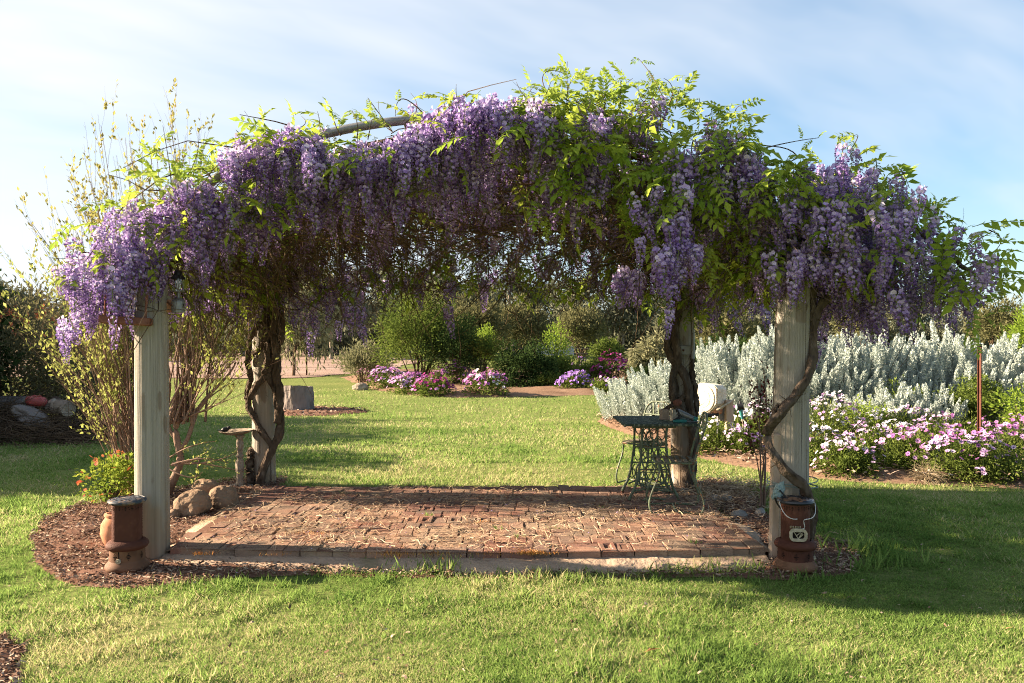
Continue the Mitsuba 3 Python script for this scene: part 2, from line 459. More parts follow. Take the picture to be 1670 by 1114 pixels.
leafy('m_wist_leaf', (0.08, 0.15, 0.018), (0.20, 0.30, 0.04), (0.34, 0.42, 0.06), (0.46, 0.50, 0.10), trans=1.0, k=2.2, w=0.5)
leafy('m_shrub_leaf', (0.17, 0.20, 0.05), (0.31, 0.34, 0.095), (0.42, 0.42, 0.16), trans=1.0)
leafy('m_bronze_leaf', (0.20, 0.18, 0.06), (0.32, 0.31, 0.10), (0.36, 0.27, 0.12), trans=1.0)
leafy('m_geranium_leaf', (0.10, 0.17, 0.025), (0.24, 0.31, 0.05), (0.46, 0.36, 0.08), trans=0.8)
leafy('m_mid_leaf', (0.055, 0.085, 0.02), (0.12, 0.165, 0.035), (0.21, 0.24, 0.065), trans=0.6)
leafy('m_hedge_leaf', (0.075, 0.075, 0.04), (0.15, 0.14, 0.075), (0.23, 0.20, 0.11), trans=0.7)
leafy('m_daisy_leaf', (0.06, 0.10, 0.025), (0.13, 0.19, 0.045), (0.24, 0.28, 0.09), trans=0.7)
leafy('m_dark_leaf', (0.018, 0.038, 0.014), (0.04, 0.07, 0.022), (0.075, 0.105, 0.03), trans=0.5)
leafy('m_olive_leaf', (0.075, 0.08, 0.036), (0.135, 0.135, 0.062), (0.20, 0.19, 0.10), trans=0.6)
leafy('m_gum_leaf', (0.085, 0.095, 0.062), (0.14, 0.15, 0.10), (0.20, 0.205, 0.14), trans=0.5, k=0.4)
leafy('m_lime_leaf', (0.10, 0.17, 0.025), (0.20, 0.29, 0.04), (0.30, 0.36, 0.08), trans=0.9)
leafy('m_grey_leaf', (0.11, 0.12, 0.055), (0.20, 0.20, 0.11), (0.29, 0.28, 0.17), trans=0.6)
leafy('m_rose_leaf', (0.05, 0.09, 0.02), (0.12, 0.15, 0.03), (0.24, 0.10, 0.045), trans=0.7)
leafy('m_silver_leaf', (0.31, 0.355, 0.325), (0.46, 0.515, 0.47), (0.58, 0.63, 0.575), trans=0.4, k=3)
leafy('m_dry_stalk', (0.22, 0.17, 0.10), (0.38, 0.30, 0.19), (0.46, 0.39, 0.27), trans=0.4)
leafy('m_burgundy_leaf', (0.05, 0.014, 0.016), (0.11, 0.03, 0.03), (0.16, 0.06, 0.045), trans=0.6)


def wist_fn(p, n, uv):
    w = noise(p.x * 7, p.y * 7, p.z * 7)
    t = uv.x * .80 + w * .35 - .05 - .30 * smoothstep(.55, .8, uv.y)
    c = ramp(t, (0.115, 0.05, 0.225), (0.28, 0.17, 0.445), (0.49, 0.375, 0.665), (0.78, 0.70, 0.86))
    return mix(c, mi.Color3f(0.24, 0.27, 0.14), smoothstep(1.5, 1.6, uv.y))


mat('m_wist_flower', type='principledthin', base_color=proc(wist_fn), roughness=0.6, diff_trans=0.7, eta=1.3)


def petals(name, *cols, eye=(0.10, 0.05, 0.16), trans=0.5):
    def fn(p, n, uv):
        c = ramp(uv.x * .75 + noise(p.x * 2.5, p.y * 2.5, p.z * 2.5) * .25, *cols)
        return mix(mi.Color3f(eye), c, smoothstep(0.12, 0.3, uv.y))
    return mat(name, type='principledthin', base_color=proc(fn), roughness=0.6, diff_trans=trans, eta=1.3)


petals('m_white_daisy', (0.66, 0.62, 0.66), (0.80, 0.79, 0.80))
petals('m_pink_daisy', (0.38, 0.20, 0.42), (0.53, 0.34, 0.56), (0.66, 0.52, 0.68))
petals('m_purple_daisy', (0.27, 0.08, 0.27), (0.42, 0.16, 0.40), (0.52, 0.30, 0.52))
petals('m_magenta_daisy', (0.19, 0.02, 0.11), (0.32, 0.05, 0.20))
petals('m_lilac_daisy', (0.25, 0.14, 0.42), (0.36, 0.22, 0.55))
petals('m_coral_flower', (0.55, 0.08, 0.05), (0.62, 0.22, 0.10), (0.60, 0.16, 0.16), eye=(0.5, 0.2, 0.05))
two('m_moss', lambda p, n, uv: ramp(uv.x, (0.24, 0.09, 0.025), (0.42, 0.19, 0.05), (0.50, 0.29, 0.10)))


# ------------------------------------------------------------------ ground and beds
def axis(*segs):
    return np.unique(np.concatenate([np.linspace(*s) for s in segs]))


xs = axis((-900, -60, 14), (-60, -14, 18), (-14, 14, 70), (14, 60, 18), (60, 900, 14))
ys = axis((-40, 2, 14), (2, 30, 84), (30, 100, 24), (100, 1500, 20))
gx, gy = np.meshgrid(xs, ys)
gz = 0.03 * (meshkit.fbm(np.stack([gx * .35, gy * .35, 0 * gx], -1), 3, 2) - .5) * np.clip((gy - 9.5) / 6, 0, 1)


def lawn_z(x, y):
    return 0.03 * (meshkit.fbm(np.stack([x * .35, y * .35, 0 * x], -1), 3, 2) - .5) * np.clip((y - 9.5) / 6, 0, 1)


n = len(xs)
i, j = np.meshgrid(np.arange(len(ys) - 1), np.arange(n - 1), indexing='ij')
gq = np.stack([i * n + j, i * n + j + 1, (i + 1) * n + j + 1, (i + 1) * n + j], -1).reshape(-1, 4)
struct('lawn', (np.stack([gx, gy, gz], -1).reshape(-1, 3), np.vstack([gq[:, [0, 1, 2]], gq[:, [0, 2, 3]]])), 'm_ground', 'green lawn stretching from the foreground past the pergola', smooth=True)


def wavy(poly, amp, seed, step=0.08):
    n = int(poly.exterior.length / step)
    p = np.array([poly.exterior.interpolate(k / n, normalized=True).coords[0] for k in range(n)])
    o = meshkit.fbm(np.column_stack([p * 3.0, 0 * p[:, 0]]), 3, seed)[:, None] - .5
    c = p.mean(0)
    return Polygon(p + unit(p - c) * o * amp * 2).buffer(0)


def big(poly):
    return max(poly.geoms, key=lambda g: g.area) if hasattr(poly, 'geoms') else poly


bed_left = big(wavy(gpoly([(42, 880), (70, 850), (130, 826), (225, 812), (282, 800), (400, 782), (470, 782), (450, 800), (300, 900), (420, 926), (640, 938), (900, 942), (1100, 938), (1250, 936), (1235, 915), (1200, 860), (1140, 800), (1105, 788), (1180, 785),
                            (1235, 812), (1260, 860), (1320, 880), (1390, 892), (1405, 915), (1380, 938), (1290, 948), (1180, 943), (900, 944), (640, 943), (480, 941), (360, 946), (290, 955), (200, 962), (120, 956), (70, 935)]), 0.05, 3))
bed_corner = big(wavy(gpoly([(-60, 1045), (10, 1040), (45, 1062), (35, 1085), (40, 1110), (20, 1140), (-90, 1140)]), 0.04, 4))
bed_right = big(wavy(gpoly([(975, 688), (1000, 700), (1040, 714), (1100, 738), (1150, 750), (1230, 767), (1320, 780), (1400, 788), (1500, 791), (1670, 799), (1900, 803), (1900, 655), (1400, 640), (1010, 660)]), 0.06, 5))
bed_back = big(wavy(gpoly([(556, 616), (600, 634), (680, 646), (760, 649), (900, 646), (1060, 642), (1180, 638), (1180, 612), (980, 606), (800, 606), (620, 606)]), 0.25, 6, 0.4))
bed_stump = big(wavy(gpoly([(440, 672), (470, 664), (520, 664), (590, 668), (600, 673), (540, 678), (470, 679)]), 0.05, 7))
patio_c = np.array([[-2.47, 5.97], [1.83, 5.97], [1.92, 8.90], [-2.66, 8.92]])


def patio_xy(s, t):
    s, t = np.asarray(s, float), np.asarray(t, float)
    x = (patio_c[0, 0] * (1 - s) + patio_c[1, 0] * s) * (1 - t) + (patio_c[3, 0] * (1 - s) + patio_c[2, 0] * s) * t
    y = 5.97 * (1 - t) + 8.91 * t - 0.12 * np.sin(np.pi * s) * (1 - t) ** 2
    return x, y, 0.115 * (1 - t) + 0.035 * t


patio_poly = Polygon(np.array([patio_xy(s, 0)[:2] for s in np.linspace(0, 1, 20)] + [patio_xy(s, 1)[:2] for s in np.linspace(1, 0, 6)]))


def rough(a, k, base=0.006):
    return lambda x, y, d: base + np.minimum(d * .25, a) * (0.25 + 1.2 * meshkit.fbm(np.stack([x * k, y * k, 0 * x], -1), 3, 4))


struct('mulch_bed', patch(bed_left, 0.06, rough(0.035, 5)), 'm_soil', 'red brown bark mulch bed round the front posts and along the brick patio', smooth=True)
struct('corner_bed', patch(bed_corner, 0.05, rough(0.03, 6)), 'm_soil', 'small patch of red soil in the bottom left corner', smooth=True)
struct('flower_bed', patch(bed_right, 0.16, rough(0.10, 2)), 'm_back_soil', 'mulched flower bed with daisies and silver bushes on the right', smooth=True)
struct('back_bed', patch(bed_back, 0.35, rough(0.15, 1)), 'm_back_soil', 'long mulched garden bed behind the lawn', smooth=True)
struct('stump_bed', patch(bed_stump, 0.09, rough(0.04, 4)), 'm_soil', 'bare brown soil beside the stump', smooth=True)
dirt = big(wavy(Polygon([(-34, 36), (-9, 33.5), (-6.5, 40), (-6.5, 62), (-12, 75), (-60, 75), (-60, 36)]), 0.8, 8, 1.0))
struct('dirt_road', patch(dirt, 1.2, lambda x, y, d: 0.03 + 0 * x), 'm_dirt', 'pinkish bare dirt drive beyond the fence', smooth=True)
bank = big(wavy(Polygon([(-70, 80), (-14, 80), (-12, 86), (-70, 90)]), 0.8, 9, 1.0))
struct('dirt_bank', patch(bank, 1.5, lambda x, y, d: 0.04 + np.minimum(d * .3, .45)), 'm_dirt', 'low bank of red earth far behind the fence', smooth=True)

# ------------------------------------------------------------------ brick patio
patio = struct('patio', (lambda s, t: (np.stack([*patio_xy(s, t)], -1).reshape(-1, 3) - [0, 0, .009], np.vstack([[[r * 21 + c, r * 21 + c + 1, (r + 1) * 21 + c + 1], [r * 21 + c, (r + 1) * 21 + c + 1, (r + 1) * 21 + c]] for r in range(12) for c in range(20)]).reshape(-1, 3)))(
    *np.meshgrid(np.linspace(0, 1, 21), np.linspace(0, 1, 13))), 'm_soil', 'old red brick patio laid in basket weave under the pergola', smooth=True)


def brick_mesh(frog, seed):
    r = rng_of(seed)
    L, W, H, b = 0.232, 0.114, 0.07, 0.004
    def ring(dx, dy, z, jit=0.0):
        return np.array([[sx * dx, sy * dy, z] for sx, sy in ((-1, -1), (1, -1), (1, 1), (-1, 1))]) + r.uniform(-jit, jit, (4, 3))
    R = [ring(L / 2, W / 2, -H, .002), ring(L / 2, W / 2, -b, .003), ring(L / 2 - b, W / 2 - b, 0, .002)]
    if frog: R += [ring(L / 2 - .045, W / 2 - .028, 0), ring(L / 2 - .058, W / 2 - .040, -.02)]
    V = np.vstack(R)
    f = []
    for k in range(len(R) - 1):
        for c in range(4):
            a, d = k * 4 + c, k * 4 + (c + 1) % 4
            f += [[a, d, d + 4], [a, d + 4, a + 4]]
    o = (len(R) - 1) * 4
    return V, np.array(f + [[o, o + 1, o + 2], [o, o + 2, o + 3]])


def matrix_of(R, t, s=1.0):
    m = np.eye(4)
    m[:3, :3] = R * s
    m[:3, 3] = t
    return m


r = rng_of(21)
bricks = []
NX, NY = 18, 12
for b in range(NY):
    shift = 0.0 if b == 0 else r.uniform(-.5, .5)
    for a in range(-1, NX + 1):
        turn = (a + b) % 2 == 0 if r.random() > .15 else r.random() < .4
        for h in (-1, 1):
            ds, dt = (h * .25 / NX, 0) if not turn else (0, h * .25 / NY)
            s, t = (a + .5 + shift) / NX + ds, (b + .5) / NY + dt
            hw = .24 / NX if not turn else .5 / NX
            if s - hw < -.012 or s + hw > 1.012: continue
            x, y, z = patio_xy(s, t)
            bricks.append((t, np.array([x, y, z + r.uniform(-.007, .004)]), (math.pi / 2 if not turn else 0.0) + r.normal(0, .022), r.normal(0, .022, 2), r.integers(0, 4), r.random()))
bricks.sort(key=lambda q: q[1][1])
kinds = [[brick_mesh(fr, 30 + k) for k in range(2)] for fr in (False, True)]
plys = [[mikit.ply(m) for m in row] for row in kinds]
rest = []
for k, (t, p, ang, tilt, tone, u) in enumerate(bricks):
    R = rotz(ang) @ np.array([[1, 0, tilt[0]], [0, 1, tilt[1]], [-tilt[0], -tilt[1], 1]])
    fr, v = int(u < .28), k % 2
    if k < 300:
        scene[numbered(patio + '__brick')] = {**plys[fr][v], 'bsdf': {'type': 'ref', 'id': f'm_brick_{tone}'}, 'to_world': T(matrix_of(R, p))}
    else:
        rest.append(moved(kinds[fr][v], R, p))
part(patio, 'far_brick', merge(*rest), 'm_brick_1', kind='stuff')


def ledge(ps, out, z0, seed):
    """an irregular concrete haunch along the paving's edge: ps on the edge, out the direction away from it"""
    ps, out = np.asarray(ps, float), np.asarray(out, float)
    n = len(ps)
    w = 0.09 + 0.14 * meshkit.fbm(np.column_stack([np.arange(n) * .22, np.zeros((n, 2))]), 3, seed)
    rings = []
    for q, (k, zf) in enumerate(((-.25, 1.0), (.25, .94), (.75, .62), (1.0, .28), (1.12, -.3))):
        p = ps[:, :2] + out * (w * k)[:, None]
        nz = meshkit.fbm(np.column_stack([p * 9, np.full(n, q)]), 3, seed + 1)
        rings.append(np.column_stack([p, z0 * zf + (nz - .5) * .03 * (q > 0)]))
    V = np.vstack(rings)
    i, j = np.meshgrid(np.arange(4), np.arange(n - 1), indexing='ij')
    q = np.stack([i * n + j, (i + 1) * n + j, (i + 1) * n + j + 1, i * n + j + 1], -1).reshape(-1, 4)
    return V, np.vstack([q[:, [0, 1, 2]], q[:, [0, 2, 3]]])


ss = np.linspace(-.01, 1.0, 90)
front = np.array([patio_xy(s, 0) for s in ss])
part(patio, 'concrete_edge', ledge(front[:, :2] + [0, .01], np.tile([[0, -1.0]], (90, 1)), 0.066, 3), 'm_concrete', smooth=True, label='cracked pale concrete edge in front of the bricks')
tt = np.linspace(0.0, 1, 60)
left = np.array([patio_xy(0, t) for t in tt])
lm = ledge(left[:, :2] + [.01, 0], np.tile([[-1.0, 0]], (60, 1)), 1.0, 8)
lm[0][:, 2] *= np.tile(0.095 * (1 - tt) + 0.03 * tt, 5)
part(patio, 'concrete_edge', (lm[0], lm[1][:, ::-1]), 'm_concrete', smooth=True, label='pale concrete strip along the left of the bricks')
right = np.array([patio_xy(1, t) for t in np.linspace(0, .32, 26)])
rm = ledge(right[:, :2] - [.01, 0], np.tile([[1.0, 0]], (26, 1)), 0.085, 12)
part(patio, 'concrete_edge', rm, 'm_concrete', smooth=True, label='grey concrete wedge by the front right post')


# ------------------------------------------------------------------ pergola
def post_mesh(r0, r1, h, seed, grooves=4, lean=(0, 0), n=64, nz=40, foot=0.0):
    r = rng_of(seed)
    a = np.arange(n + 1) * 2 * np.pi / n
    zz = np.linspace(-.05, h, nz)
    A, Z = np.meshgrid(a, zz)
    rad = (r0 + (r1 - r0) * (Z / h)) * (1 + .015 * np.sin(A * 2 + seed) + .012 * np.sin(3 * A + 2 * seed))
    for _ in range(grooves):
        a0, w, dp = r.uniform(0, 2 * np.pi), r.uniform(.015, .035), r.uniform(.05, .11)
        aa = a0 + .05 * np.sin(Z * r.uniform(1, 2) + r.uniform(0, 6))
        dd = np.abs((A - aa + np.pi) % (2 * np.pi) - np.pi)
        rad = rad * (1 - dp * np.clip(1 - dd / w, 0, 1) * np.clip((Z - r.uniform(-.3, .4)) * 3, 0, 1))
    rad[:, -1] = rad[:, 0]
    rad = rad + foot * np.exp(-np.clip(Z, 0, 9) * 4)
    V = np.stack([rad * np.cos(A) + lean[0] * Z / h, rad * np.sin(A) + lean[1] * Z / h, Z], -1).reshape(-1, 3)
    i, j = np.meshgrid(np.arange(nz - 1), np.arange(n), indexing='ij')
    m = n + 1
    q = np.stack([i * m + j, i * m + j + 1, (i + 1) * m + j + 1, (i + 1) * m + j], -1).reshape(-1, 4)
    U = np.stack([A / (2 * np.pi) * .75 + seed, Z], -1).reshape(-1, 2)
    V = np.vstack([V, [[lean[0], lean[1], h]]])
    U = np.vstack([U, [[seed, h]]])
    top = [[(nz - 1) * m + k, (nz - 1) * m + k + 1, len(V) - 1] for k in range(n)]
    return V, np.vstack([q[:, [0, 1, 2]], q[:, [0, 2, 3]], top]), U


pergola = thing('pergola', 'timber and steel pergola with four weathered log posts and curved steel arches buried in wisteria', 'pergola')
FL, FR, BL, BR = gp(248, 915), gp(1286, 914), gp(430, 791), gp(1113, 795)
for p, r0, r1, sd, gr, lab, lean in ((FL, .120, .112, 1, 1, 'pale smooth front left log post', (-.005, 0)), (FR, .136, .116, 2, 5, 'split and cracked front right log post', (.035, 0)), (BL, .13, .12, 3, 3, 'back left log post wrapped by vine stems', (0, 0)), (BR, .13, .12, 4, 3, 'back right log post in shade', (0, 0))):
    part(pergola, 'post', moved(post_mesh(r0, r1, 2.16, sd, gr, lean), None, p), 'm_post', smooth=True, label=lab)
# the split slab that stands off the foot of the right front post
sl = cbox(.075, .05, .95, .012)
part(pergola, 'split_slab', moved((sl[0] * [1, 1, 1] + np.c_[-.02 * (sl[0][:, 2] < 0), np.zeros((len(sl[0]), 2))], sl[1]), None, FR + [-.105, -.06, .46]), 'm_white_wood', label='pale splinter of wood at the foot of the post')
ZB, AH = 2.10, 1.13


def roof(th, y, lift=0.0):
    """a point on the barrel roof: th = 0 on the right, pi on the left"""
    w = (y - 6.0) / 3.1
    xc, a = -.31 - .14 * w, 2.31 + 0 * w
    return np.stack([xc + (a + lift) * np.cos(th), y + 0 * th, ZB + (AH + lift) * np.sin(th)], -1)


th = np.linspace(0, np.pi, 49)
for y, nm in ((6.0, 'arch'), (7.55, 'arch'), (9.1, 'arch')):
    part(pergola, nm, rod(roof(th, y + 0 * th), .033, 10), 'm_galv', smooth=40)
for t in np.linspace(.12, np.pi - .12, 8):
    part(pergola, 'rail', rod(np.array([roof(np.array(t), y) for y in (5.95, 7.5, 9.15)]), .012, 6), 'm_galv', smooth=40)

# ------------------------------------------------------------------ wisteria
vines = [thing('wisteria_vine', 'wisteria twisting up the back left post, lilac racemes over the left half of the pergola', 'wisteria'),
         thing('wisteria_vine', 'wisteria climbing the dark back right post, bright leafy shoots on the crest', 'wisteria'),
         thing('wisteria_vine', 'wisteria spiralling round the front right post, purple flowers overhanging on the right', 'wisteria')]
STD = np.array([[0, .25, .15], [-.5, .5, .2], [-.45, .3, .65], [0, .2, .9], [.45, .3, .65], [.5, .5, .2], [0, .05, 0], [-.27, .6, .05], [0, .95, -.1], [.27, .6, .05], [0, .55, -.3]])
STF = np.array([[0, 2, 1], [0, 3, 2], [0, 4, 3], [0, 5, 4], [6, 7, 8], [6, 8, 9], [6, 10, 7], [7, 10, 8]])
FLORET = (STD, STF, np.array([.3, .1, .15, .2, .15, .1, .7, .7, .9, .7, .8]))


def raceme(seed, L, n, size=0.031, fat=.034):
    r = rng_of(seed)
    t = np.sort(r.random(n) ** 0.85)
    a = np.arange(n) * 2.4 + r.normal(0, .3, n)
    rad = fat * (1 - .6 * t ** 1.5) * r.uniform(.6, 1.15, n)
    bend = 0.12 * L * np.sin(t * 2 + seed)
    p = np.stack([rad * np.cos(a) + bend, rad * np.sin(a), -t * L + r.normal(0, .006, n)], -1)
    d = np.stack([np.cos(a), np.sin(a), -.25 + r.normal(0, .3, n)], -1)
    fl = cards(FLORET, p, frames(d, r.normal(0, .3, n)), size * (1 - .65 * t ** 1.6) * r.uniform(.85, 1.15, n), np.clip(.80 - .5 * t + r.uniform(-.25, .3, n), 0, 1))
    k = np.linspace(0, 1, 6)
    st = tubes(np.stack([.12 * L * np.sin(k * 2 + seed), 0 * k, -k * L], -1)[None], [[.003] * 6], 3)
    st[2][:, 1] = 2
    m = n // 2
    pd = tubes(np.stack([np.stack([bend[::2][:m], 0 * bend[::2][:m], -t[::2][:m] * L], -1), p[::2][:m]], 1), .0016, 3)
    pd[2][:, 1] = 2
    return merge(fl, st, pd)


def spent_raceme(seed, L):
    """a raceme whose flowers have dropped: the grey green stalk and its pedicels"""
    r = rng_of(seed)
    n = 46
    t, a = np.sort(r.random(n)), r.uniform(0, 6.3, n)
    b = np.stack([.1 * L * np.sin(t * 3 + seed), 0 * t, -t * L], -1)
    e = b + np.stack([.022 * np.cos(a), .022 * np.sin(a), r.uniform(-.012, .004, n)], -1)
    k = np.linspace(0, 1, 7)
    m = merge(tubes(np.stack([b, e], 1), np.tile([[.0014, .0032]], (n, 1)), 3), tubes(np.stack([.1 * L * np.sin(k * 3 + seed), 0 * k, -k * L], -1)[None], .0028, 3))
    m[2][:, 1] = 2
    return m


def leaf_spray(seed, L=0.24, pairs=5, size=.082):
    r = rng_of(seed)
    k = np.linspace(0, 1, 6)
    axis_ = np.stack([0 * k, k * L, -.30 * L * k ** 2], -1)
    u0 = r.uniform(.15, .85)
    P, D, S = [], [], []
    for q in range(pairs):
        t = .22 + .70 * q / (pairs - 1)
        for s in (-1, 1):
            P.append([0, t * L, -.30 * L * t ** 2]); D.append([s * 1.0, .45 + r.normal(0, .15), -.25 + r.normal(0, .15)]); S.append(size * (1 - .35 * abs(t - .55)) * r.uniform(.85, 1.1))
    P.append(axis_[-1]); D.append([0, 1, -.6]); S.append(size * 1.1)
    lf = cards(leaf_tpl(.25, .05, .16, .4), np.array(P), frames(np.array(D), r.normal(0, .35, len(P))), np.array(S), np.clip(u0 + r.normal(0, .1, len(P)), 0, 1))
    return merge(lf, tubes(axis_[None], .0022, 3, u=u0))


def group(name, mesh, mat_):
    scene[name] = {'type': 'shapegroup', 'piece': mikit.ply((mesh[0], mesh[1]), mat_, uv=mesh[2])}
    return name


leafy('m_wist_young', (0.20, 0.32, 0.045), (0.31, 0.40, 0.07), (0.41, 0.46, 0.12), trans=0.95, k=2.2, w=.4)
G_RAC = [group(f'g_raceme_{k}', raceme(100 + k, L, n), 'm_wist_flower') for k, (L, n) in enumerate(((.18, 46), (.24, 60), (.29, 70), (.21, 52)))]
G_SPENT = [group(f'g_spent_{k}', spent_raceme(120 + k, .24), 'm_wist_flower') for k in range(2)]
G_LEAF = [group(f'g_leaf_{k}', leaf_spray(140 + k), 'm_wist_leaf') for k in range(5)]
G_YOUNG = [group(f'g_young_{k}', leaf_spray(160 + k, .20, 5, .076), 'm_wist_young') for k in range(3)]


def place(k, g, m):
    scene[k] = {'type': 'instance', 'to_world': T(m), 'shape': {'type': 'ref', 'id': g}}


def pxz(pts):
    p = np.array([at(a, b, 5.85) for a, b in pts])
    return p[:, 0], p[:, 2]


UPX, UPZ = pxz([(118, 425), (135, 408), (155, 390), (190, 365), (240, 325), (300, 290), (345, 275), (370, 240), (400, 220), (440, 212), (500, 212), (535, 226), (600, 232), (652, 228), (668, 196), (720, 176), (760, 168), (800, 158), (850, 162), (900, 170), (950, 172), (1000, 172), (1050, 168),
                (1100, 164), (1150, 184), (1190, 210), (1220, 240), (1250, 268), (1280, 278), (1310, 252), (1350, 242), (1400, 237), (1430, 257), (1460, 302), (1500, 335), (1540, 355), (1558, 385), (1568, 425), (1574, 470)])
LOX, LOZ = pxz([(118, 440), (128, 540), (142, 552), (160, 530), (200, 520), (232, 505), (262, 475), (300, 440), (340, 420), (380, 400), (430, 375), (480, 360), (540, 345), (600, 335), (660, 330), (720, 318), (800, 318), (850, 330), (900, 355), (950, 370), (1000, 390), (1040, 430), (1090, 455),
                (1140, 445), (1180, 400), (1220, 425), (1260, 465), (1320, 478), (1360, 485), (1400, 525), (1450, 525), (1500, 528), (1555, 520), (1574, 490)])


def leafiness(x):
    return np.interp(x, [at(a, 300, 5.85)[0] for a in (100, 240, 360, 640, 860, 930, 1010, 1100, 1240, 1300, 1340, 1450, 1500, 1600)], [.09, .11, .11, .08, .12, .42, .60, .48, .34, .20, .08, .18, .40, .6])


def vine_of(x):
    return 0 if x < -.75 else 1 if x < 1.15 else 2


r = rng_of(77)
cand = []                      # (prominence, vine, kind, matrix)


def tilt_m(p, yaw, tx, ty, s):
    R = rotz(yaw) @ np.array([[1, 0, tx], [0, 1, ty], [-tx, -ty, 1]])
    return matrix_of(R, p, s)


def bare_arch(p):
    return -1.36 < p[0] < -.80 and p[1] < 6.7 and p[2] > ZB - .02 + AH * math.sqrt(1 - ((p[0] + .31) / 2.31) ** 2) - .06 * (p[1] < 6.1)


def add_raceme(p, prom, s=None, spent=.12):
    if bare_arch(p) or (-2.50 < p[0] < -2.33 and p[1] < 6.25 and p[2] < 2.38): return
    g = G_SPENT[r.integers(2)] if r.random() < spent else G_RAC[r.integers(4)]
    cand.append((prom, vine_of(p[0]), 'raceme', g, tilt_m(p, r.uniform(0, 6.28), *r.normal(0, .13, 2), r.uniform(.7, 1.25) if s is None else s)))


def add_leaf(p, d, prom, young=False, s=None):
    if (bare_arch(p) and p[1] > 5.8) or (-2.58 < p[0] < -2.26 and p[1] < 6.3 and p[2] < 2.36): return
    g = G_YOUNG[r.integers(3)] if young else G_LEAF[r.integers(5)]
    cand.append((prom, vine_of(p[0]), 'leaf', g, matrix_of(frames(np.array(d)[None], r.normal(0, .4))[0], p, r.uniform(.75, 1.25) if s is None else s)))


# the curtain on the front arch, bulging towards the viewer in heavy bunches
x0, x1 = UPX[0], UPX[-1]
n_front = 0
while n_front < 1180:
    x = r.uniform(x0, x1)
    zu, zl = np.interp(x, UPX, UPZ), np.interp(x, LOX, LOZ)
    v = r.random()
    z = zu - .02 - v * max(zu - zl - .16, .05)
    clump = meshkit.fbm(np.array([x * 2.5, z * 2.5, 3.0]), 2, 5)
    lean = leafiness(x)
    bulge = .34 * math.sin(math.pi * min(v + .15, 1)) * (.6 + .8 * clump)
    y = 5.98 - bulge + r.normal(0, .09)
    if x < -2.6: y += r.uniform(-.15, .7)
    if x > 2.1: y += r.uniform(-.4, 1.0)
    if clump < .37 + .12 * lean: continue
    n_front += 1
    if r.random() < lean:
        for _ in range(2):
            a = r.uniform(0, 6.28)
            add_leaf(np.array([x, y - .04, z]) + r.normal(0, .05, 3), [math.cos(a), -.6 + .6 * math.sin(a), r.normal(-.1, .4)], 2 - y * .1, young=r.random() < .35)
    else:
        add_raceme(np.array([x, y, z]), 2 - y * .1)
# the roof, front to back
for _ in range(620):
    t, y = r.uniform(.02, np.pi - .02), r.uniform(5.95, 9.3)
    p = roof(np.array(t), np.array(y), r.uniform(-.12, .16))
    add_raceme(p + [0, 0, -.02], .5 - y * .02, spent=.15)
for _ in range(1700):
    t, y = r.uniform(-.05, np.pi + .05), r.uniform(5.9, 9.35)
    if t > 1.6 and y < 6.9 and r.random() < .75: continue
    p = roof(np.array(t), np.array(y), r.uniform(-.12, .24 if t < 1.55 else .06))
    a = r.uniform(0, 6.28)
    add_leaf(p, [math.cos(a), math.sin(a), r.uniform(-.5, .7)], .3 - y * .02, young=r.random() < .45 and p[2] > 2.8)
# the back gable and both sides
for _ in range(230):
    x = r.uniform(-2.9, 2.1)
    zt = roof(np.array(math.acos(np.clip((x + .45) / 2.31, -1, 1))), np.array(9.1))[2]
    add_raceme(np.array([x, r.uniform(8.9, 9.5), zt - r.random() ** 1.2 * max(zt - 2.25, .3)]), .2)
for _ in range(420):
    x = r.uniform(-2.9, 2.2)
    zt = roof(np.array(math.acos(np.clip((x + .45) / 2.31, -1, 1))), np.array(9.1))[2]
    a = r.uniform(0, 6.28)
    add_leaf(np.array([x, r.uniform(8.9, 9.4), zt - r.random() ** 1.3 * max(zt - 2.15, .2)]), [math.cos(a), math.sin(a), -.4], .1)
# the tangle that hangs inside the roof
for _ in range(480):
    x, y = r.uniform(-2.8, 1.95), r.uniform(6.3, 9.2)
    zt = ZB + AH * math.sqrt(max(1 - ((x + .38) / 2.31) ** 2, 0))
    p = np.array([x, y, zt - r.random() ** 1.6 * max(zt - 2.6, .15)])
    if r.random() < .68: add_raceme(p, .15, spent=.25)
    else: add_leaf(p, unit(r.normal(0, 1, 3) - [0, 0, .2]), .1)
# the heavy overhang beyond the right front post
for _ in range(420):
    x = r.uniform(2.0, 3.0)
    zu, zl = np.interp(x, UPX, UPZ), np.interp(x, LOX, LOZ)
    p = np.array([x, r.uniform(5.5, 7.1), zu - .06 - r.random() * max(zu - zl - .25, .1)])
    if r.random() < .62: add_raceme(p, .9 - .1 * p[1])
    else: add_leaf(p, unit(r.normal(0, 1, 3)), .7 - .1 * p[1], young=r.random() < .25)
for _ in range(330):
    left_ = r.random() < .62
    p = np.array([-2.85 + r.normal(0, .15) if left_ else 2.15 + r.normal(0, .25), r.uniform(6.1, 9.2), r.uniform(2.0, 2.75)])
    add_raceme(p, .25)
    add_leaf(p + r.normal(0, .12, 3), unit(r.normal(0, 1, 3)), .2)
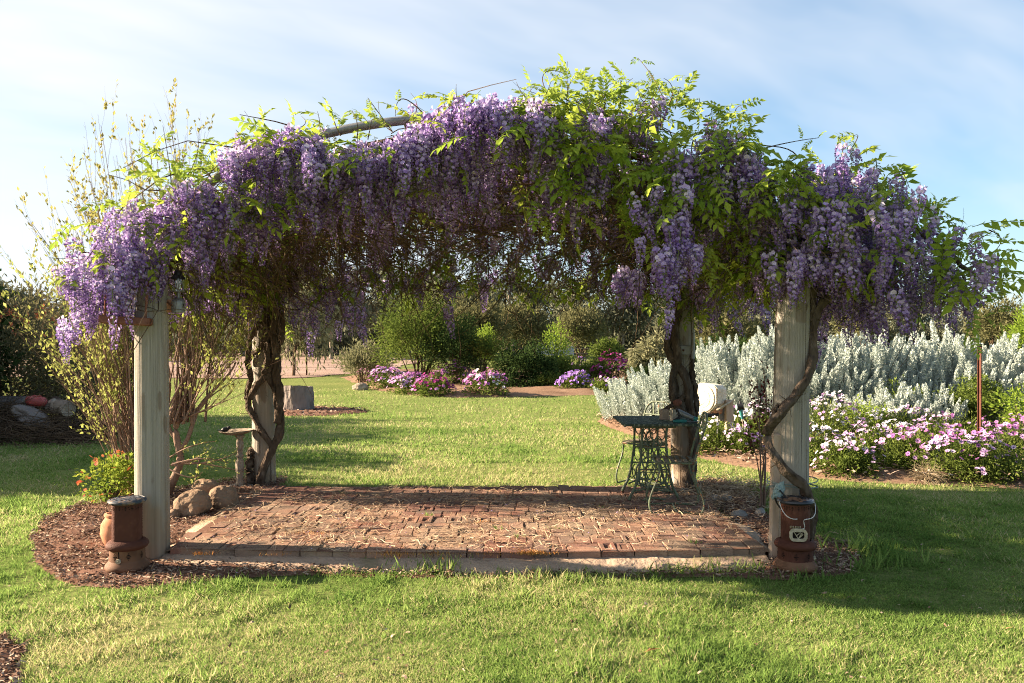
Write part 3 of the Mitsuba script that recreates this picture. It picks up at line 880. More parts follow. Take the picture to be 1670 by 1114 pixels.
# bunches that hang lower, at the back left corner and behind the right front post
for px, py, w, h, Y, n in ((500, 500, 45, 60, 9.0, 26), (560, 510, 40, 50, 9.2, 20), (690, 480, 16, 40, 9.2, 6), (735, 510, 10, 30, 9.1, 4), (1030, 470, 25, 25, 6.2, 10), (1440, 520, 60, 30, 6.0, 16), (1095, 405, 42, 75, 5.55, 30), (460, 470, 25, 30, 9.0, 8), (135, 540, 16, 22, 5.7, 7), (205, 440, 34, 26, 5.62, 16), (250, 430, 20, 14, 5.72, 10), (185, 490, 26, 20, 5.6, 9), (1290, 450, 30, 20, 5.7, 10)):
    for _ in range(n):
        add_raceme(at(px + r.normal(0, w * .6), py - 30 + r.normal(0, h * .5), Y) + [0, r.normal(0, .12), 0], 1.2 if Y < 7 else .4, spent=.03)

# leafy shoots that stand up from the crest or trail from the ends
shoots = [(980, 175, 962, 128, 7), (1020, 172, 1032, 128, 7), (1068, 170, 1080, 140, 7), (925, 176, 940, 120, 7), (1130, 182, 1140, 160, 5), (950, 178, 985, 145, 6), (1060, 172, 1040, 140, 6), (1105, 172, 1110, 142, 6), (1170, 205, 1185, 180, 5), (860, 168, 872, 140, 5), (1210, 240, 1225, 205, 5), (1520, 350, 1525, 335, 5), (1450, 330, 1470, 320, 5), (1535, 420, 1552, 400, 5), (930, 175, 925, 100, 7), (905, 172, 842, 134, 6), (960, 176, 1000, 136, 6), (1045, 172, 1062, 124, 7), (1010, 172, 1012, 136, 5), (1090, 172, 1082, 128, 6), (985, 178, 958, 150, 5), (1150, 190, 1160, 168, 4), (1190, 210, 1212, 186, 4), (880, 172, 900, 128, 6), (940, 176, 905, 145, 6), (1120, 176, 1125, 150, 5),
          (752, 172, 744, 138, 3), (662, 200, 670, 152, 3), (640, 215, 618, 165, 4), (556, 222, 541, 176, 4), (522, 215, 518, 182, 3), (582, 226, 574, 180, 4), (600, 228, 606, 196, 3), (432, 214, 425, 192, 4), (400, 222, 385, 212, 3), (470, 214, 492, 190, 3), (280, 300, 266, 205, 7), (300, 295, 325, 215, 7), (262, 312, 252, 240, 5), (315, 288, 322, 250, 5), (345, 278, 338, 258, 3),
          (215, 350, 200, 330, 3), (170, 385, 160, 370, 2), (1480, 335, 1540, 345, 6), (1500, 345, 1560, 365, 6), (1510, 365, 1552, 385, 5), (1525, 395, 1560, 425, 5), (1540, 440, 1566, 470, 4), (1390, 240, 1388, 224, 3), (1300, 258, 1290, 250, 3), (1000, 255, 1040, 330, 9), (1010, 290, 1030, 380, 9), (1280, 350, 1345, 385, 7), (1560, 470, 1578, 560, 7), (1540, 400, 1535, 470, 5),
          (855, 330, 900, 385, 6), (920, 250, 900, 300, 5), (1160, 400, 1180, 470, 5), (480, 290, 500, 320, 4), (235, 455, 232, 480, 3), (1240, 370, 1215, 400, 4), (1420, 300, 1490, 330, 6), (1180, 300, 1200, 350, 6), (1100, 270, 1090, 330, 6), (1060, 240, 1040, 280, 6), (1130, 230, 1150, 280, 5), (500, 250, 515, 275, 5)]
vine_paths = [[], [], []]
for px, py, qx, qy, n in shoots:
    Y = 5.72 + r.normal(0, .08)
    a, b = at(px, py, Y), at(qx, qy, Y + r.normal(0, .1))
    mid = (a + b) / 2 + r.normal(0, .03, 3)
    path = spline([a, mid, b], 8)
    vine_paths[vine_of(a[0])].append((path, np.linspace(.004, .0015, 8)))
    for k in range(n):
        t = (k + .6) / n
        p = path[min(int(t * 7), 7)]
        d = unit(b - a) * .5 + unit(r.normal(0, 1, 3)) * .9
        add_leaf(p, d, 3.0, young=True, s=r.uniform(.6, 1.0) * (1.0 - .25 * t))
# long bare tendrils against the sky
for pts in ([(1235, 245), (1290, 232), (1335, 225)], [(1300, 255), (1270, 240), (1240, 236), (1215, 210)], [(1570, 400), (1605, 385), (1622, 375), (1636, 368)], [(1600, 460), (1625, 500), (1630, 530)], [(905, 165), (885, 125), (890, 118), (925, 122)], [(1085, 170), (1060, 120), (1040, 95)], [(985, 168), (1010, 150)], [(640, 215), (600, 160)], [(345, 290), (325, 275), (300, 305)],
            [(1612, 375), (1632, 395), (1615, 415)], [(690, 185), (650, 165), (645, 190)], [(1560, 480), (1600, 520), (1630, 500)]):
    Y = 5.75
    P = spline([at(a, b, Y + .04 * k) for k, (a, b) in enumerate(pts)], 12)
    vine_paths[vine_of(P[0, 0])].append((P, np.linspace(.0045, .002, 12)))
    for k in (8, 10, 11):
        add_leaf(P[k], unit(r.normal(0, 1, 3)), 3.0, young=True, s=.4)

cand.sort(key=lambda q: -q[0])
count = {}
for prom, v, kind, g, m in cand:
    n = count.get((v, kind), 0)
    count[v, kind] = n + 1
    lim = 300 if kind == 'raceme' else 150
    if n < lim:
        place(numbered(f'{vines[v]}__{kind}'), g, m)
    else:
        stuff = f"{vines[v]}__{'flowers' if kind == 'raceme' else 'foliage'}"
        labels[stuff] = {'kind': 'stuff'}
        place(f'{stuff}__{n - lim + 1:03d}', g, m)

# the tangle of bare twigs in the roof and the back gable
TW = [[], [], []]
n = 1500
t, y = r.uniform(0, np.pi, n), r.uniform(5.9, 9.3, n)
base = np.array([roof(np.array(a), np.array(b), c) for a, b, c in zip(t, y, r.uniform(-.14, .1, n))])
dirs = np.stack([-np.sin(t) * r.choice([-1, 1], n), r.normal(0, .9, n), np.cos(t) * .6 + r.normal(-.1, .35, n)], -1)
P1, R1 = stems(base, dirs, r.uniform(.4, 1.3, n), r.uniform(.003, .008, n), 7, -.35, .22, r)
n = 1100
x = r.uniform(-2.9, 2.1, n)
zt = ZB + AH * np.sqrt(np.clip(1 - ((x + .45) / 2.31) ** 2, 0, 1))
base = np.stack([x, r.uniform(8.7, 9.4, n), zt - r.random(n) * np.maximum(zt - 2.15, .1)], -1)
P2, R2 = stems(base, r.normal(0, 1, (n, 3)) * [1, .5, .7], r.uniform(.3, 1.0, n), r.uniform(.003, .006, n), 7, -.3, .25, r)
n = 380
x = r.uniform(x0, x1, n)
base = np.stack([x, r.uniform(5.75, 6.1, n), np.interp(x, LOX, LOZ) + r.uniform(.0, .5, n)], -1)
P3, R3 = stems(base, r.normal(0, 1, (n, 3)) * [1, .5, .5], r.uniform(.25, .8, n), r.uniform(.002, .005, n), 7, -.5, .25, r)
P1[..., 2] = np.minimum(P1[..., 2], ZB + .10 + AH * np.sqrt(np.clip(1 - ((P1[..., 0] + .38) / 2.36) ** 2, 0, 1)))
n = 1350
x, y = r.uniform(-2.8, 1.95, n), r.uniform(6.2, 9.2, n)
zt = ZB + AH * np.sqrt(np.clip(1 - ((x + .38) / 2.31) ** 2, 0, 1))
P4, R4 = stems(np.stack([x, y, zt - r.random(n) ** 1.5 * np.maximum(zt - 2.45, .1)], -1), r.normal(0, 1, (n, 3)) * [1, .7, .4], r.uniform(.5, 1.4, n), r.uniform(.003, .009, n), 7, -.3, .25, r)
for P_ in (P2, P4): P_[..., 2] = np.minimum(P_[..., 2], ZB + .04 + AH * np.sqrt(np.clip(1 - ((P_[..., 0] + .40) / 2.34) ** 2, 0, 1)))
PP, RR = np.vstack([P1, P2, P3, P4]), np.vstack([R1, R2, R3, R4])
az = ZB - .10 + AH * np.sqrt(np.clip(1 - ((PP[..., 0] + .31) / 2.31) ** 2, 0, 1))
ok = (PP[..., 0].min(1) > -3.15) & (PP[..., 0].max(1) < 3.3) & ~((PP[..., 0] > -1.45) & (PP[..., 0] < -.76) & (PP[..., 1] < 6.6) & (PP[..., 2] > az)).any(1)
PP, RR = PP[ok], RR[ok]
which = np.array([vine_of(p[0]) for p in PP[:, 0]])
for v in range(3):
    ms = [tubes(PP[which == v], RR[which == v], 4)] + [tubes(p[None], q[None], 4) for p, q in vine_paths[v]]
    part(vines[v], 'twigs', merge(*ms), 'm_twig', smooth=True, kind='stuff')

# trunks: the one on the front right post spirals across its face
def trunk(v, pts, r0, r1, lab=None, sides=18, n=70):
    """an old twining stem: fused ridges that turn about it, knots and uneven thickness"""
    P = spline([at(*q) if len(q) == 3 else q for q in pts], n)
    seed = len(pts) + int(abs(pts[0][0]))
    q = np.column_stack([np.arange(n) * .12 + seed, np.zeros((n, 2))])
    P = P + np.stack([meshkit.fbm(q * 2 + k, 3, 2) - .5 for k in (0, 7, 13)], -1) * .05 * np.sin(np.linspace(0, np.pi, n))[:, None]
    rr = np.linspace(r0, r1, n) * (1 + .55 * (meshkit.fbm(q * 3, 3, 5) - .45))
    m = tubes(P[None], 1.0, sides, caps=True)
    V = m[0].reshape(n, sides, 3) - P[:, None]
    a = np.arange(sides) * 2 * np.pi / sides
    turn = np.arange(n)[:, None] * .16
    ridge = 1 + .20 * np.cos(3 * a[None] + turn * 2) + .10 * np.cos(5 * a[None] - turn) + .22 * (meshkit.noise(np.stack([np.cos(a)[None] * 2 + q[:, :1] * 5, np.sin(a)[None] * 2 + 0 * q[:, :1], q[:, :1] * 6 + 0 * a[None]], -1), 3) - .5)
    V = P[:, None] + V * (rr[:, None] * ridge)[..., None]
    k = part(vines[v], 'trunk', (V.reshape(-1, 3), m[1], m[2]), 'm_bark', smooth=True, label=lab)
    g = rng_of(seed)
    i = g.integers(6, n - 6, 5)
    P1, R1 = stems(P[i], g.normal(0, 1, (5, 3)) * [1, .8, .6], g.uniform(.06, .22, 5), .005, 6, .2, .2, g)
    part(vines[v], 'side_shoot', tubes(P1, R1, 4), 'm_twig', smooth=True, kind='stuff')


trunk(2, [(1318, 905, 6.08), (1322, 870, 5.98), (1324, 830, 5.92), (1308, 792, 5.82), (1280, 765, 5.80), (1257, 735, 5.83), (1251, 705, 5.88), (1268, 682, 5.80), (1292, 655, 5.80), (1315, 622, 5.86), (1326, 585, 5.95), (1325, 545, 6.0), (1330, 515, 6.0), (1345, 490, 5.98)], .033, .030, 'thick stem winding across the front of the post')
trunk(2, [(1345, 492, 5.98), (1358, 470, 5.95), (1362, 440, 5.9), (1380, 400, 5.95)], .030, .022)
trunk(2, [(1328, 525, 6.0), (1322, 480, 6.02), (1318, 420, 6.0), (1290, 360, 6.0)], .034, .024)
trunk(2, [(1262, 690, 5.86), (1264, 670, 5.84), (1278, 656, 5.83), (1298, 650, 5.84)], .016, .008)
trunk(0, [(424, 800, 9.02), (430, 765, 9.0), (445, 730, 9.0), (456, 700, 9.02), (456, 665, 9.05), (446, 635, 9.02), (440, 600, 9.04), (450, 560, 9.08), (452, 520, 9.1), (440, 470, 9.1), (425, 420, 9.0)], .042, .034, 'thick dark stem on the right of the post')
trunk(0, [(418, 795, 9.02), (407, 760, 9.06), (410, 735, 9.1), (412, 742, 9.08)], .034, .04)
trunk(0, [(444, 728, 8.98), (425, 700, 8.98), (408, 670, 9.05), (402, 640, 9.1), (408, 612, 9.02), (404, 580, 9.05), (412, 545, 9.0), (432, 510, 9.02), (440, 470, 9.0)], .029, .025)
trunk(0, [(402, 590, 9.1), (428, 560, 8.98), (446, 520, 9.0), (440, 480, 9.1)], .026, .022)
trunk(0, [(452, 690, 8.98), (455, 640, 8.98), (450, 590, 9.0), (445, 540, 8.98), (449, 490, 9.0), (440, 450, 9.0)], .040, .034)
trunk(0, [(430, 610, 8.97), (436, 570, 8.97), (432, 530, 8.97), (444, 480, 9.0)], .030, .028)
trunk(0, [(408, 650, 9.0), (425, 620, 8.98), (444, 592, 9.0), (456, 560, 9.04), (459, 500, 9.1)], .03, .026)
trunk(1, [(1122, 800, 8.86), (1124, 765, 8.84), (1132, 730, 8.86), (1130, 700, 8.84), (1108, 665, 8.84), (1098, 630, 8.88), (1104, 590, 8.86), (1102, 540, 8.9), (1108, 490, 8.9), (1112, 440, 8.9)], .044, .036, 'dark twisted stem in front of the post')
trunk(1, [(1126, 790, 8.9), (1130, 740, 8.92), (1128, 690, 8.9), (1124, 650, 8.86), (1116, 610, 8.86), (1094, 580, 8.9), (1096, 530, 8.9), (1100, 480, 8.9)], .045, .036)
trunk(1, [(1080, 670, 8.9), (1104, 655, 8.85), (1122, 636, 8.85), (1130, 610, 8.9)], .022, .018)
trunk(1, [(1132, 690, 8.9), (1135, 640, 8.9), (1130, 600, 8.9), (1132, 560, 8.95)], .028, .022)
for v, pts in ((0, [(-2.75, 9.0, 2.1), (-2.55, 8.2, 2.5), (-2.1, 7.2, 2.85), (-1.2, 6.4, 3.1), (0, 6.2, 3.2)]), (0, [(-2.75, 9.0, 2.1), (-2.7, 8, 2.3), (-2.75, 7, 2.3), (-2.7, 6.1, 2.25), (-3.0, 5.8, 2.2)]), (0, [(-2.75, 9.05, 2.1), (-1.8, 9.0, 2.9), (-.6, 8.8, 3.1), (.6, 8.9, 3.1)]),
               (1, [(1.85, 8.9, 2.1), (1.6, 8.2, 2.65), (1.0, 7.2, 2.95), (.2, 6.4, 3.15), (-.6, 6.1, 3.2)]), (1, [(1.85, 8.9, 2.1), (1.7, 7.9, 2.5), (1.75, 6.8, 2.5), (1.5, 6.1, 2.75)]), (1, [(1.85, 8.95, 2.1), (1.2, 9.0, 2.8), (.2, 8.9, 3.1)]),
               (2, [(2.2, 5.95, 2.2), (1.9, 6.1, 2.6), (1.2, 6.3, 2.95), (.6, 6.5, 3.1)]), (2, [(2.3, 5.95, 2.3), (2.7, 5.9, 2.45), (3.1, 5.9, 2.25), (3.35, 5.9, 2.0)]), (2, [(2.3, 5.95, 2.3), (2.6, 6.4, 2.5), (2.8, 6.9, 2.3)])):
    P = spline([np.array(q, float) for q in pts], 20)
    P += r.normal(0, .012, P.shape)
    part(vines[v], 'branch', tubes(P[None], np.linspace(.034, .014, 20)[None], 7), 'm_bark', smooth=True)


# ------------------------------------------------------------------ shrubs and trees
def crown(center, radii, nclump, per, tpl, size, rng, clump_r=.16, shell=.6, base=-.35, lumps=2.0, up=.25):
    d = unit(rng.normal(0, 1, (nclump, 3)))
    d[:, 2] = np.where(d[:, 2] < base, -d[:, 2] * .6, d[:, 2])
    k = .72 + .56 * meshkit.fbm(d * lumps + rng.uniform(0, 50, 3), 3, 1)
    rr = np.where(rng.random(nclump) < .75, rng.uniform(shell, 1.0, nclump), rng.uniform(.25, shell, nclump)) * k
    c = np.asarray(center) + d * rr[:, None] * np.asarray(radii)
    m = np.repeat(np.arange(nclump), per)
    off = rng.normal(0, 1, (len(m), 3)) * clump_r * np.mean(radii)
    pos = c[m] + off
    dd = unit(unit(off) * .7 + d[m] * .5 + rng.normal(0, .5, (len(m), 3)) + [0, 0, up])
    u = np.clip(rng.random(nclump)[m] * .5 + rng.random(len(m)) * .5, 0, 1)
    ok = pos[:, 2] > .01
    pos, dd, u = pos[ok], dd[ok], u[ok]
    return cards(tpl, pos, frames(dd, rng.uniform(-1.5, 1.5, len(pos))), rng.uniform(size * .7, size * 1.3, len(pos)), u), c


def bush(name, label, center, radii, mat_, nclump=120, per=28, size=.09, tpl=QUAD, seed=1, cat='shrub', group=None, stem='m_twig', clump_r=.14, base=-.35, nstem=14, lumps=2.0, up=.25, shell=.6):
    rng = rng_of(seed)
    k = thing(name, label, cat, group)
    cm, cl = crown(center, radii, nclump, per, tpl, size, rng, clump_r, base=base, lumps=lumps, up=up, shell=shell)
    part(k, 'crown', cm, mat_)
    foot = np.array([center[0], center[1], 0.0])
    tips = cl[rng.integers(0, len(cl), nstem)]
    root = foot + rng.normal(0, .08, (nstem, 3)) * [radii[0], radii[1], 0]
    s = np.linspace(0, 1, 7)[None, :, None]
    mid = (root + tips) / 2 + rng.normal(0, .06, (nstem, 3)) * np.mean(radii) - (tips - root) * [.18, .18, -.08]
    P = root[:, None] * (1 - s) ** 2 + 2 * mid[:, None] * s * (1 - s) + tips[:, None] * s ** 2
    P[:, 0, 2] = -.03
    part(k, 'stems', tubes(P, np.linspace(.022, .006, 7)[None] * np.clip(np.mean(radii), .35, 3), 5), stem, smooth=True)
    return k


def gum(name, label, X, Y, h, w, seed, mat_='m_gum_leaf', trunk='m_gum_trunk', bare=.38, n=26, per=120, size=.42, group=None, cat='tree', drop=.2, tall=.32):
    """a tall tree: forked trunk, limbs and separate leaf masses"""
    rng = rng_of(seed)
    k = thing(name, label, cat, group)
    b = np.array([[X, Y, -.1]])
    P0, R0 = stems(b, [[rng.normal(0, .06), 0, 1]], h * .8, h * .022, 9, .1, .05, rng, .3)
    bp, bd, bl, br = spawn(P0, R0, 9, bare, .95, .55, h * .18, h * .38, rng, .6)
    P1, R1 = stems(bp, bd, bl, br, 6, .35, .10, rng)
    bp2, bd2, bl2, br2 = spawn(P1, R1, 20, .4, 1, .5, h * .08, h * .18, rng, .6)
    P2, R2 = stems(bp2, bd2, bl2, br2, 5, .2, .12, rng)
    part(k, 'trunk', tubes(P0, R0, 8), trunk, smooth=True)
    part(k, 'limbs', merge(tubes(P1, R1, 5), tubes(P2, R2, 4)), trunk, smooth=True)
    ends = np.vstack([P1[:, -1], P2[:, -1], P2[:, -2], P1[:, -2], P0[:, -1]])
    c = ends[rng.integers(0, len(ends), n)] + rng.normal(0, 1, (n, 3)) * [w * .20, w * .20, h * .05]
    rad = rng.uniform(.10, .20, n) * w
    m = np.repeat(np.arange(n), per)
    off = rng.normal(0, 1, (len(m), 3)) * [1, 1, tall * 2] * rad[m][:, None] * .62
    pos = c[m] + off
    dd = unit(rng.normal(0, 1, (len(m), 3)) + off / rad[m][:, None] * .6 - [0, 0, drop])
    u = np.clip(rng.random(n)[m] * .5 + rng.random(len(m)) * .5, 0, 1)
    part(k, 'crown', cards(QUADN, pos, frames(dd, rng.uniform(-1.5, 1.5, len(pos))), rng.uniform(size * .6, size * 1.3, len(pos)), u), mat_)
    return k


def XY(px, Y):
    return (px - CX) / F * Y


def Z(py, Y):
    return EYE - (py - CY) / F * Y


# far gums, left to right
gums = [(-40, 70, 470, 90, 0, 'gum tree cut by the left edge of the picture'), (15, 62, 462, 60, 1, 'gum tree tops above the dark flowering hedge'), (75, 80, 492, 70, 0, 'gum tree behind the right part of the flowering hedge'), (150, 85, 498, 80, 0, 'gum tree behind the yellow leaved twiggy shrub'),
        (330, 95, 480, 90, 1, 'gum tree between the two left posts'), (395, 80, 470, 80, 0, 'gum tree just left of the back left post'), (470, 72, 445, 80, 1, 'gum tree above the weeping grey tree'), (540, 66, 440, 70, 0, 'tall gum tree just right of the weeping grey tree'), (585, 80, 455, 70, 1, 'gum tree above the wispy grey green shrub'),
        (632, 75, 450, 60, 0, 'gum tree above the low grey shed'), (668, 88, 468, 60, 1, 'gum tree behind the left side of the tallest garden shrub'), (715, 70, 455, 55, 0, 'gum tree behind the right side of the tallest garden shrub'), (748, 92, 470, 60, 1, 'gum tree left of the lime green conifer'), (800, 85, 462, 70, 0, 'gum tree behind the lime green conifer'),
        (838, 75, 440, 60, 1, 'tall pale gum tree above the biggest wattle tree'), (880, 95, 470, 70, 0, 'gum tree left of the low white shed'), (930, 84, 466, 70, 1, 'gum tree above the low white shed'), (975, 100, 482, 80, 0, 'far gum tree right of the lone dark wattle'), (1015, 84, 474, 70, 1, 'gum tree above the magenta flowering bush'),
        (1060, 95, 485, 80, 0, 'gum tree left of the back right post'), (1105, 90, 482, 80, 1, 'gum tree behind the back right post'), (1160, 80, 490, 70, 0, 'gum tree right of the back right post'), (1220, 85, 484, 80, 1, 'gum tree left of the front right post'), (1290, 90, 490, 90, 0, 'gum tree behind the front right post'),
        (1360, 82, 486, 90, 1, 'gum tree just right of the front right post'), (1480, 95, 497, 90, 1, 'gum tree right of the low brown olive tree'), (1545, 100, 502, 80, 0, 'gum tree left of the lone round gum at the right edge')]
for q, (px, Y, py, w, v, lab) in enumerate(gums):
    h = Z(py, Y)
    gum('gum_tree', 'far ' * int(not lab.startswith(('far', 'tall'))) + lab, XY(px, Y), Y, h, w / F * Y * 1.15, 300 + q, bare=.18 + .15 * (q % 3 == 0), group='far gum trees along the horizon', n=36, per=110, size=.62)
rng = rng_of(88)
cm = [crown([XY(px, 92), 92 + rng.uniform(-4, 4), 1.2], [rng.uniform(2.5, 4.5), 2, rng.uniform(1.6, 3.2)], 70, 24, QUADN, .55, rng)[0] for px in range(-150, 1900, 34)]
cm += [crown([XY(px, 77), 77 + rng.uniform(-2, 2), .7], [rng.uniform(1.6, 2.6), 1.2, rng.uniform(.8, 1.6)], 50, 22, QUADN, .42, rng)[0] for px in range(250, 640, 34)]
k = thing('scrub', 'dark far off scrub under the gum trees along the horizon', 'scrub', kind='stuff')
put(k, merge(*cm), 'm_gum_leaf')
kw = dict(stem='m_twig')
# rounded far trees
bush('round_tree', 'broad rounded olive brown gum tree standing alone at the right edge', [XY(1628, 60), 60, 2.3], [2.05, 2.0, 2.4], 'm_olive_leaf', 170, 40, .30, QUADN, 401, 'tree', clump_r=.10, lumps=2.6)
bush('round_tree', 'yellowish green tree cut by the right edge of the picture', [XY(1690, 45), 45, 1.6], [1.4, 1.4, 1.7], 'm_lime_leaf', 120, 36, .22, QUADN, 402, 'tree', clump_r=.12)
bush('round_tree', 'low brown olive tree above the silver bushes, behind the hanging purple flowers', [XY(1405, 62), 62, 2.2], [2.2, 2.0, 2.1], 'm_olive_leaf', 130, 36, .30, QUADN, 403, 'tree', clump_r=.12)
bush('round_tree', 'olive tree left of the back right post above the silver bushes', [XY(1180, 40), 40, 1.7], [1.9, 1.6, 1.6], 'm_olive_leaf', 130, 36, .24, QUADN, 404, 'tree', clump_r=.12)
bush('round_tree', 'dark rounded wattle tree alone on the grass behind the garden', [XY(950, 60), 60, 1.9], [2.0, 1.7, 2.15], 'm_olive_leaf', 180, 40, .28, QUADN, 405, 'tree', clump_r=.10)
bush('round_tree', 'big rounded olive green wattle tree behind the dark round bush', [XY(848, 50), 50, 1.9], [1.95, 1.5, 2.0], 'm_olive_leaf', 180, 40, .25, QUADN, 406, 'tree', clump_r=.10)
bush('round_tree', 'olive green wattle tree left of the biggest one behind the garden', [XY(775, 46), 46, 1.9], [1.85, 1.4, 2.0], 'm_olive_leaf', 160, 40, .25, QUADN, 407, 'tree', clump_r=.11)
bush('round_tree', 'bright lime green young conifer in front of the wattle trees', [XY(790, 36), 36, 1.0], [.48, .48, 1.25], 'm_lime_leaf', 90, 40, .12, QUADN, 408, 'tree', clump_r=.14)

# the garden bed behind the lawn
bush('garden_shrub', 'tall loose light green shrub, the highest in the bed behind the lawn', [XY(688, 28), 28, 1.45], [1.75, 1.2, 1.85], 'm_mid_leaf', 330, 42, .13, QUADN, 421, clump_r=.10, lumps=3)
bush('garden_shrub', 'dark conifer like shrub against the right of the tallest shrub', [XY(742, 27.4), 27.4, 1.05], [1.1, .8, 1.35], 'm_dark_leaf', 200, 40, .11, QUADN, 422, clump_r=.10, lumps=3)
bush('garden_shrub', 'dense dark green round bush in the middle of the back bed', [XY(854, 26.6), 26.6, .6], [1.1, .8, .85], 'm_dark_leaf', 220, 40, .09, LEAF, 423, clump_r=.09, base=-.8)
bush('garden_shrub', 'wispy grey green shrub at the left end of the back bed', [XY(592, 30), 30, .62], [.95, .7, .85], 'm_grey_leaf', 110, 34, .15, QUADN, 424, clump_r=.12, up=.9)
bush('garden_shrub', 'rose bush with reddish new leaves beside the dark round bush', [XY(782, 27.2), 27.2, 1.15], [.85, .6, .62], 'm_rose_leaf', 90, 22, .09, LEAF, 425, clump_r=.14)
bush('garden_shrub', 'tall thin rose shoots with fresh pale green leaves near the shed', [XY(905, 28), 28, 1.1], [.50, .4, 1.1], 'm_lime_leaf', 60, 16, .10, LEAF, 426, clump_r=.2, up=.6)
bush('garden_shrub', 'low rose bush of pale green leaves under the tall thin shoots', [XY(912, 27.4), 27.4, .5], [.75, .5, .55], 'm_mid_leaf', 80, 22, .10, LEAF, 427, clump_r=.14)
bush('garden_shrub', 'leafy mid green bush right of the dark wattle tree', [XY(990, 28.5), 28.5, .95], [.65, .5, .6], 'm_mid_leaf', 90, 30, .10, LEAF, 428, clump_r=.13)
bush('garden_shrub', 'low green bush between the violet mound and the magenta bush', [XY(968, 27.6), 27.6, .45], [.6, .5, .5], 'm_mid_leaf', 80, 26, .10, LEAF, 432, clump_r=.13)
bush('garden_shrub', 'low green plants in front of the pale rose bush', [XY(893, 26.2), 26.2, .22], [.5, .35, .3], 'm_mid_leaf', 60, 22, .09, LEAF, 433, clump_r=.14)
bush('garden_shrub', 'weeping brownish bush with grass like foliage left of the back right post', [XY(1075, 26), 26, .85], [.85, .7, .9], 'm_grey_leaf', 150, 36, .20, QUADN, 429, clump_r=.12, up=-.9)
bush('garden_shrub', 'dark bush under the weeping bush at the right end of the back bed', [XY(1060, 25.6), 25.6, .35], [.7, .5, .5], 'm_dark_leaf', 110, 30, .10, QUADN, 430, clump_r=.12)
bush('garden_shrub', 'broad dark green hedge far behind the back right post', [XY(1165, 32), 32, .7], [2.0, 1, 1.0], 'm_dark_leaf', 150, 34, .18, QUADN, 431, clump_r=.1)


def star_tpl(n=9, inner=.62, dish=.18):
    a = np.arange(2 * n) * np.pi / n
    rr = np.where(np.arange(2 * n) % 2 == 0, 1.0, inner)
    v = np.vstack([[[0, 0, .05]], np.stack([np.cos(a) * .22, np.sin(a) * .22, 0 * a + .04], 1), np.stack([np.cos(a) * rr, np.sin(a) * rr, 0 * a + dish], 1)])
    m = 2 * n
    f = [[0, 1 + i, 1 + (i + 1) % m] for i in range(m)] + [[1 + i, 1 + m + i, 1 + m + (i + 1) % m] for i in range(m)] + [[1 + i, 1 + m + (i + 1) % m, 1 + (i + 1) % m] for i in range(m)]
    return v, np.array(f), np.r_[0, np.zeros(m) + .1, np.ones(m)]


STAR, DOT = star_tpl(), disc_tpl(7, .2)


def daisies(label, px, py, hw, h, mats, nfl, seed, fl=.034, leafmat='m_mid_leaf', far=False, group=None, depth=None, Y=None):
    """a mound of daisies: fine foliage, and the flowers standing just above it"""
    rng = rng_of(seed)
    c = gp(px, py)
    if Y: c = np.array([XY(px, Y), Y, 0.0])
    d = depth or hw * .8
    c = c + [0, d * (.7 if far else .45), 0]
    k = thing('daisy_bush', label, 'daisy', group)
    cm, _ = crown(c + [0, 0, h * .34], [hw, d, h * .72], 150 if not far else 60, 36 if not far else 22, QUADN, (.05 if not far else .12), rng, .12, .5, -.95)
    part(k, 'foliage', cm, leafmat)
    nfl = int(nfl * (.75 if far else 1.0))
    h = h * (1.1 if far else 1.18)
    if not far: hw, leafmat = hw * 1.22, 'm_daisy_leaf'
    tt = rng.uniform(0, 6.283, nfl)
    rr = np.sqrt(rng.random(nfl))
    x, y = rr * np.cos(tt), rr * np.sin(tt)
    dn = np.stack([x, y, 0 * x], -1)
    k2 = .55 + .9 * meshkit.fbm(np.stack([x * 2 + seed, y * 2, 0 * x], -1), 3, 4)
    zz = h * .22 + h * .84 * np.sqrt(np.clip(1 - .99 * rr ** 2, 0, 1)) * k2 + rng.normal(0, .025, nfl)
    pos = c + np.stack([x * hw * 1.02, y * d * 1.02, zz + .02], -1)
    keep = meshkit.fbm(np.column_stack([pos * 4]), 2, seed) > (.36 if far else .42)
    pos, dn = pos[keep], dn[keep]
    if not far: fl = fl * .98
    m = len(pos)
    nd = unit(dn * .6 + [-.25, -.25, 1.0] + rng.normal(0, .45, (m, 3)))
    s = unit(np.cross(nd, rng.normal(0, 1, (m, 3))))
    Rm = np.stack([s, np.cross(nd, s), nd], -1)
    which = rng.integers(0, len(mats), m) if len(mats) > 1 else np.zeros(m, int)
    if len(mats) > 1: which = (meshkit.fbm(pos * 3.0, 2, seed + 3) * len(mats) * 1.6 - len(mats) * .3 + rng.normal(0, .25, m)).clip(0, len(mats) - 1).astype(int)
    for q, mt in enumerate(mats):
        w = which == q
        if w.sum(): part(k, 'blossom', cards(DOT if far else STAR, pos[w], Rm[w], rng.uniform(fl * .8, fl * 1.15, w.sum()), rng.random(w.sum())), mt, kind='stuff')
    st = np.stack([pos - [0, 0, .12] + rng.normal(0, .02, (m, 3)), pos], 1)
    part(k, 'flower_stalks', tubes(st, .003, 3), leafmat, kind='stuff')
    return k


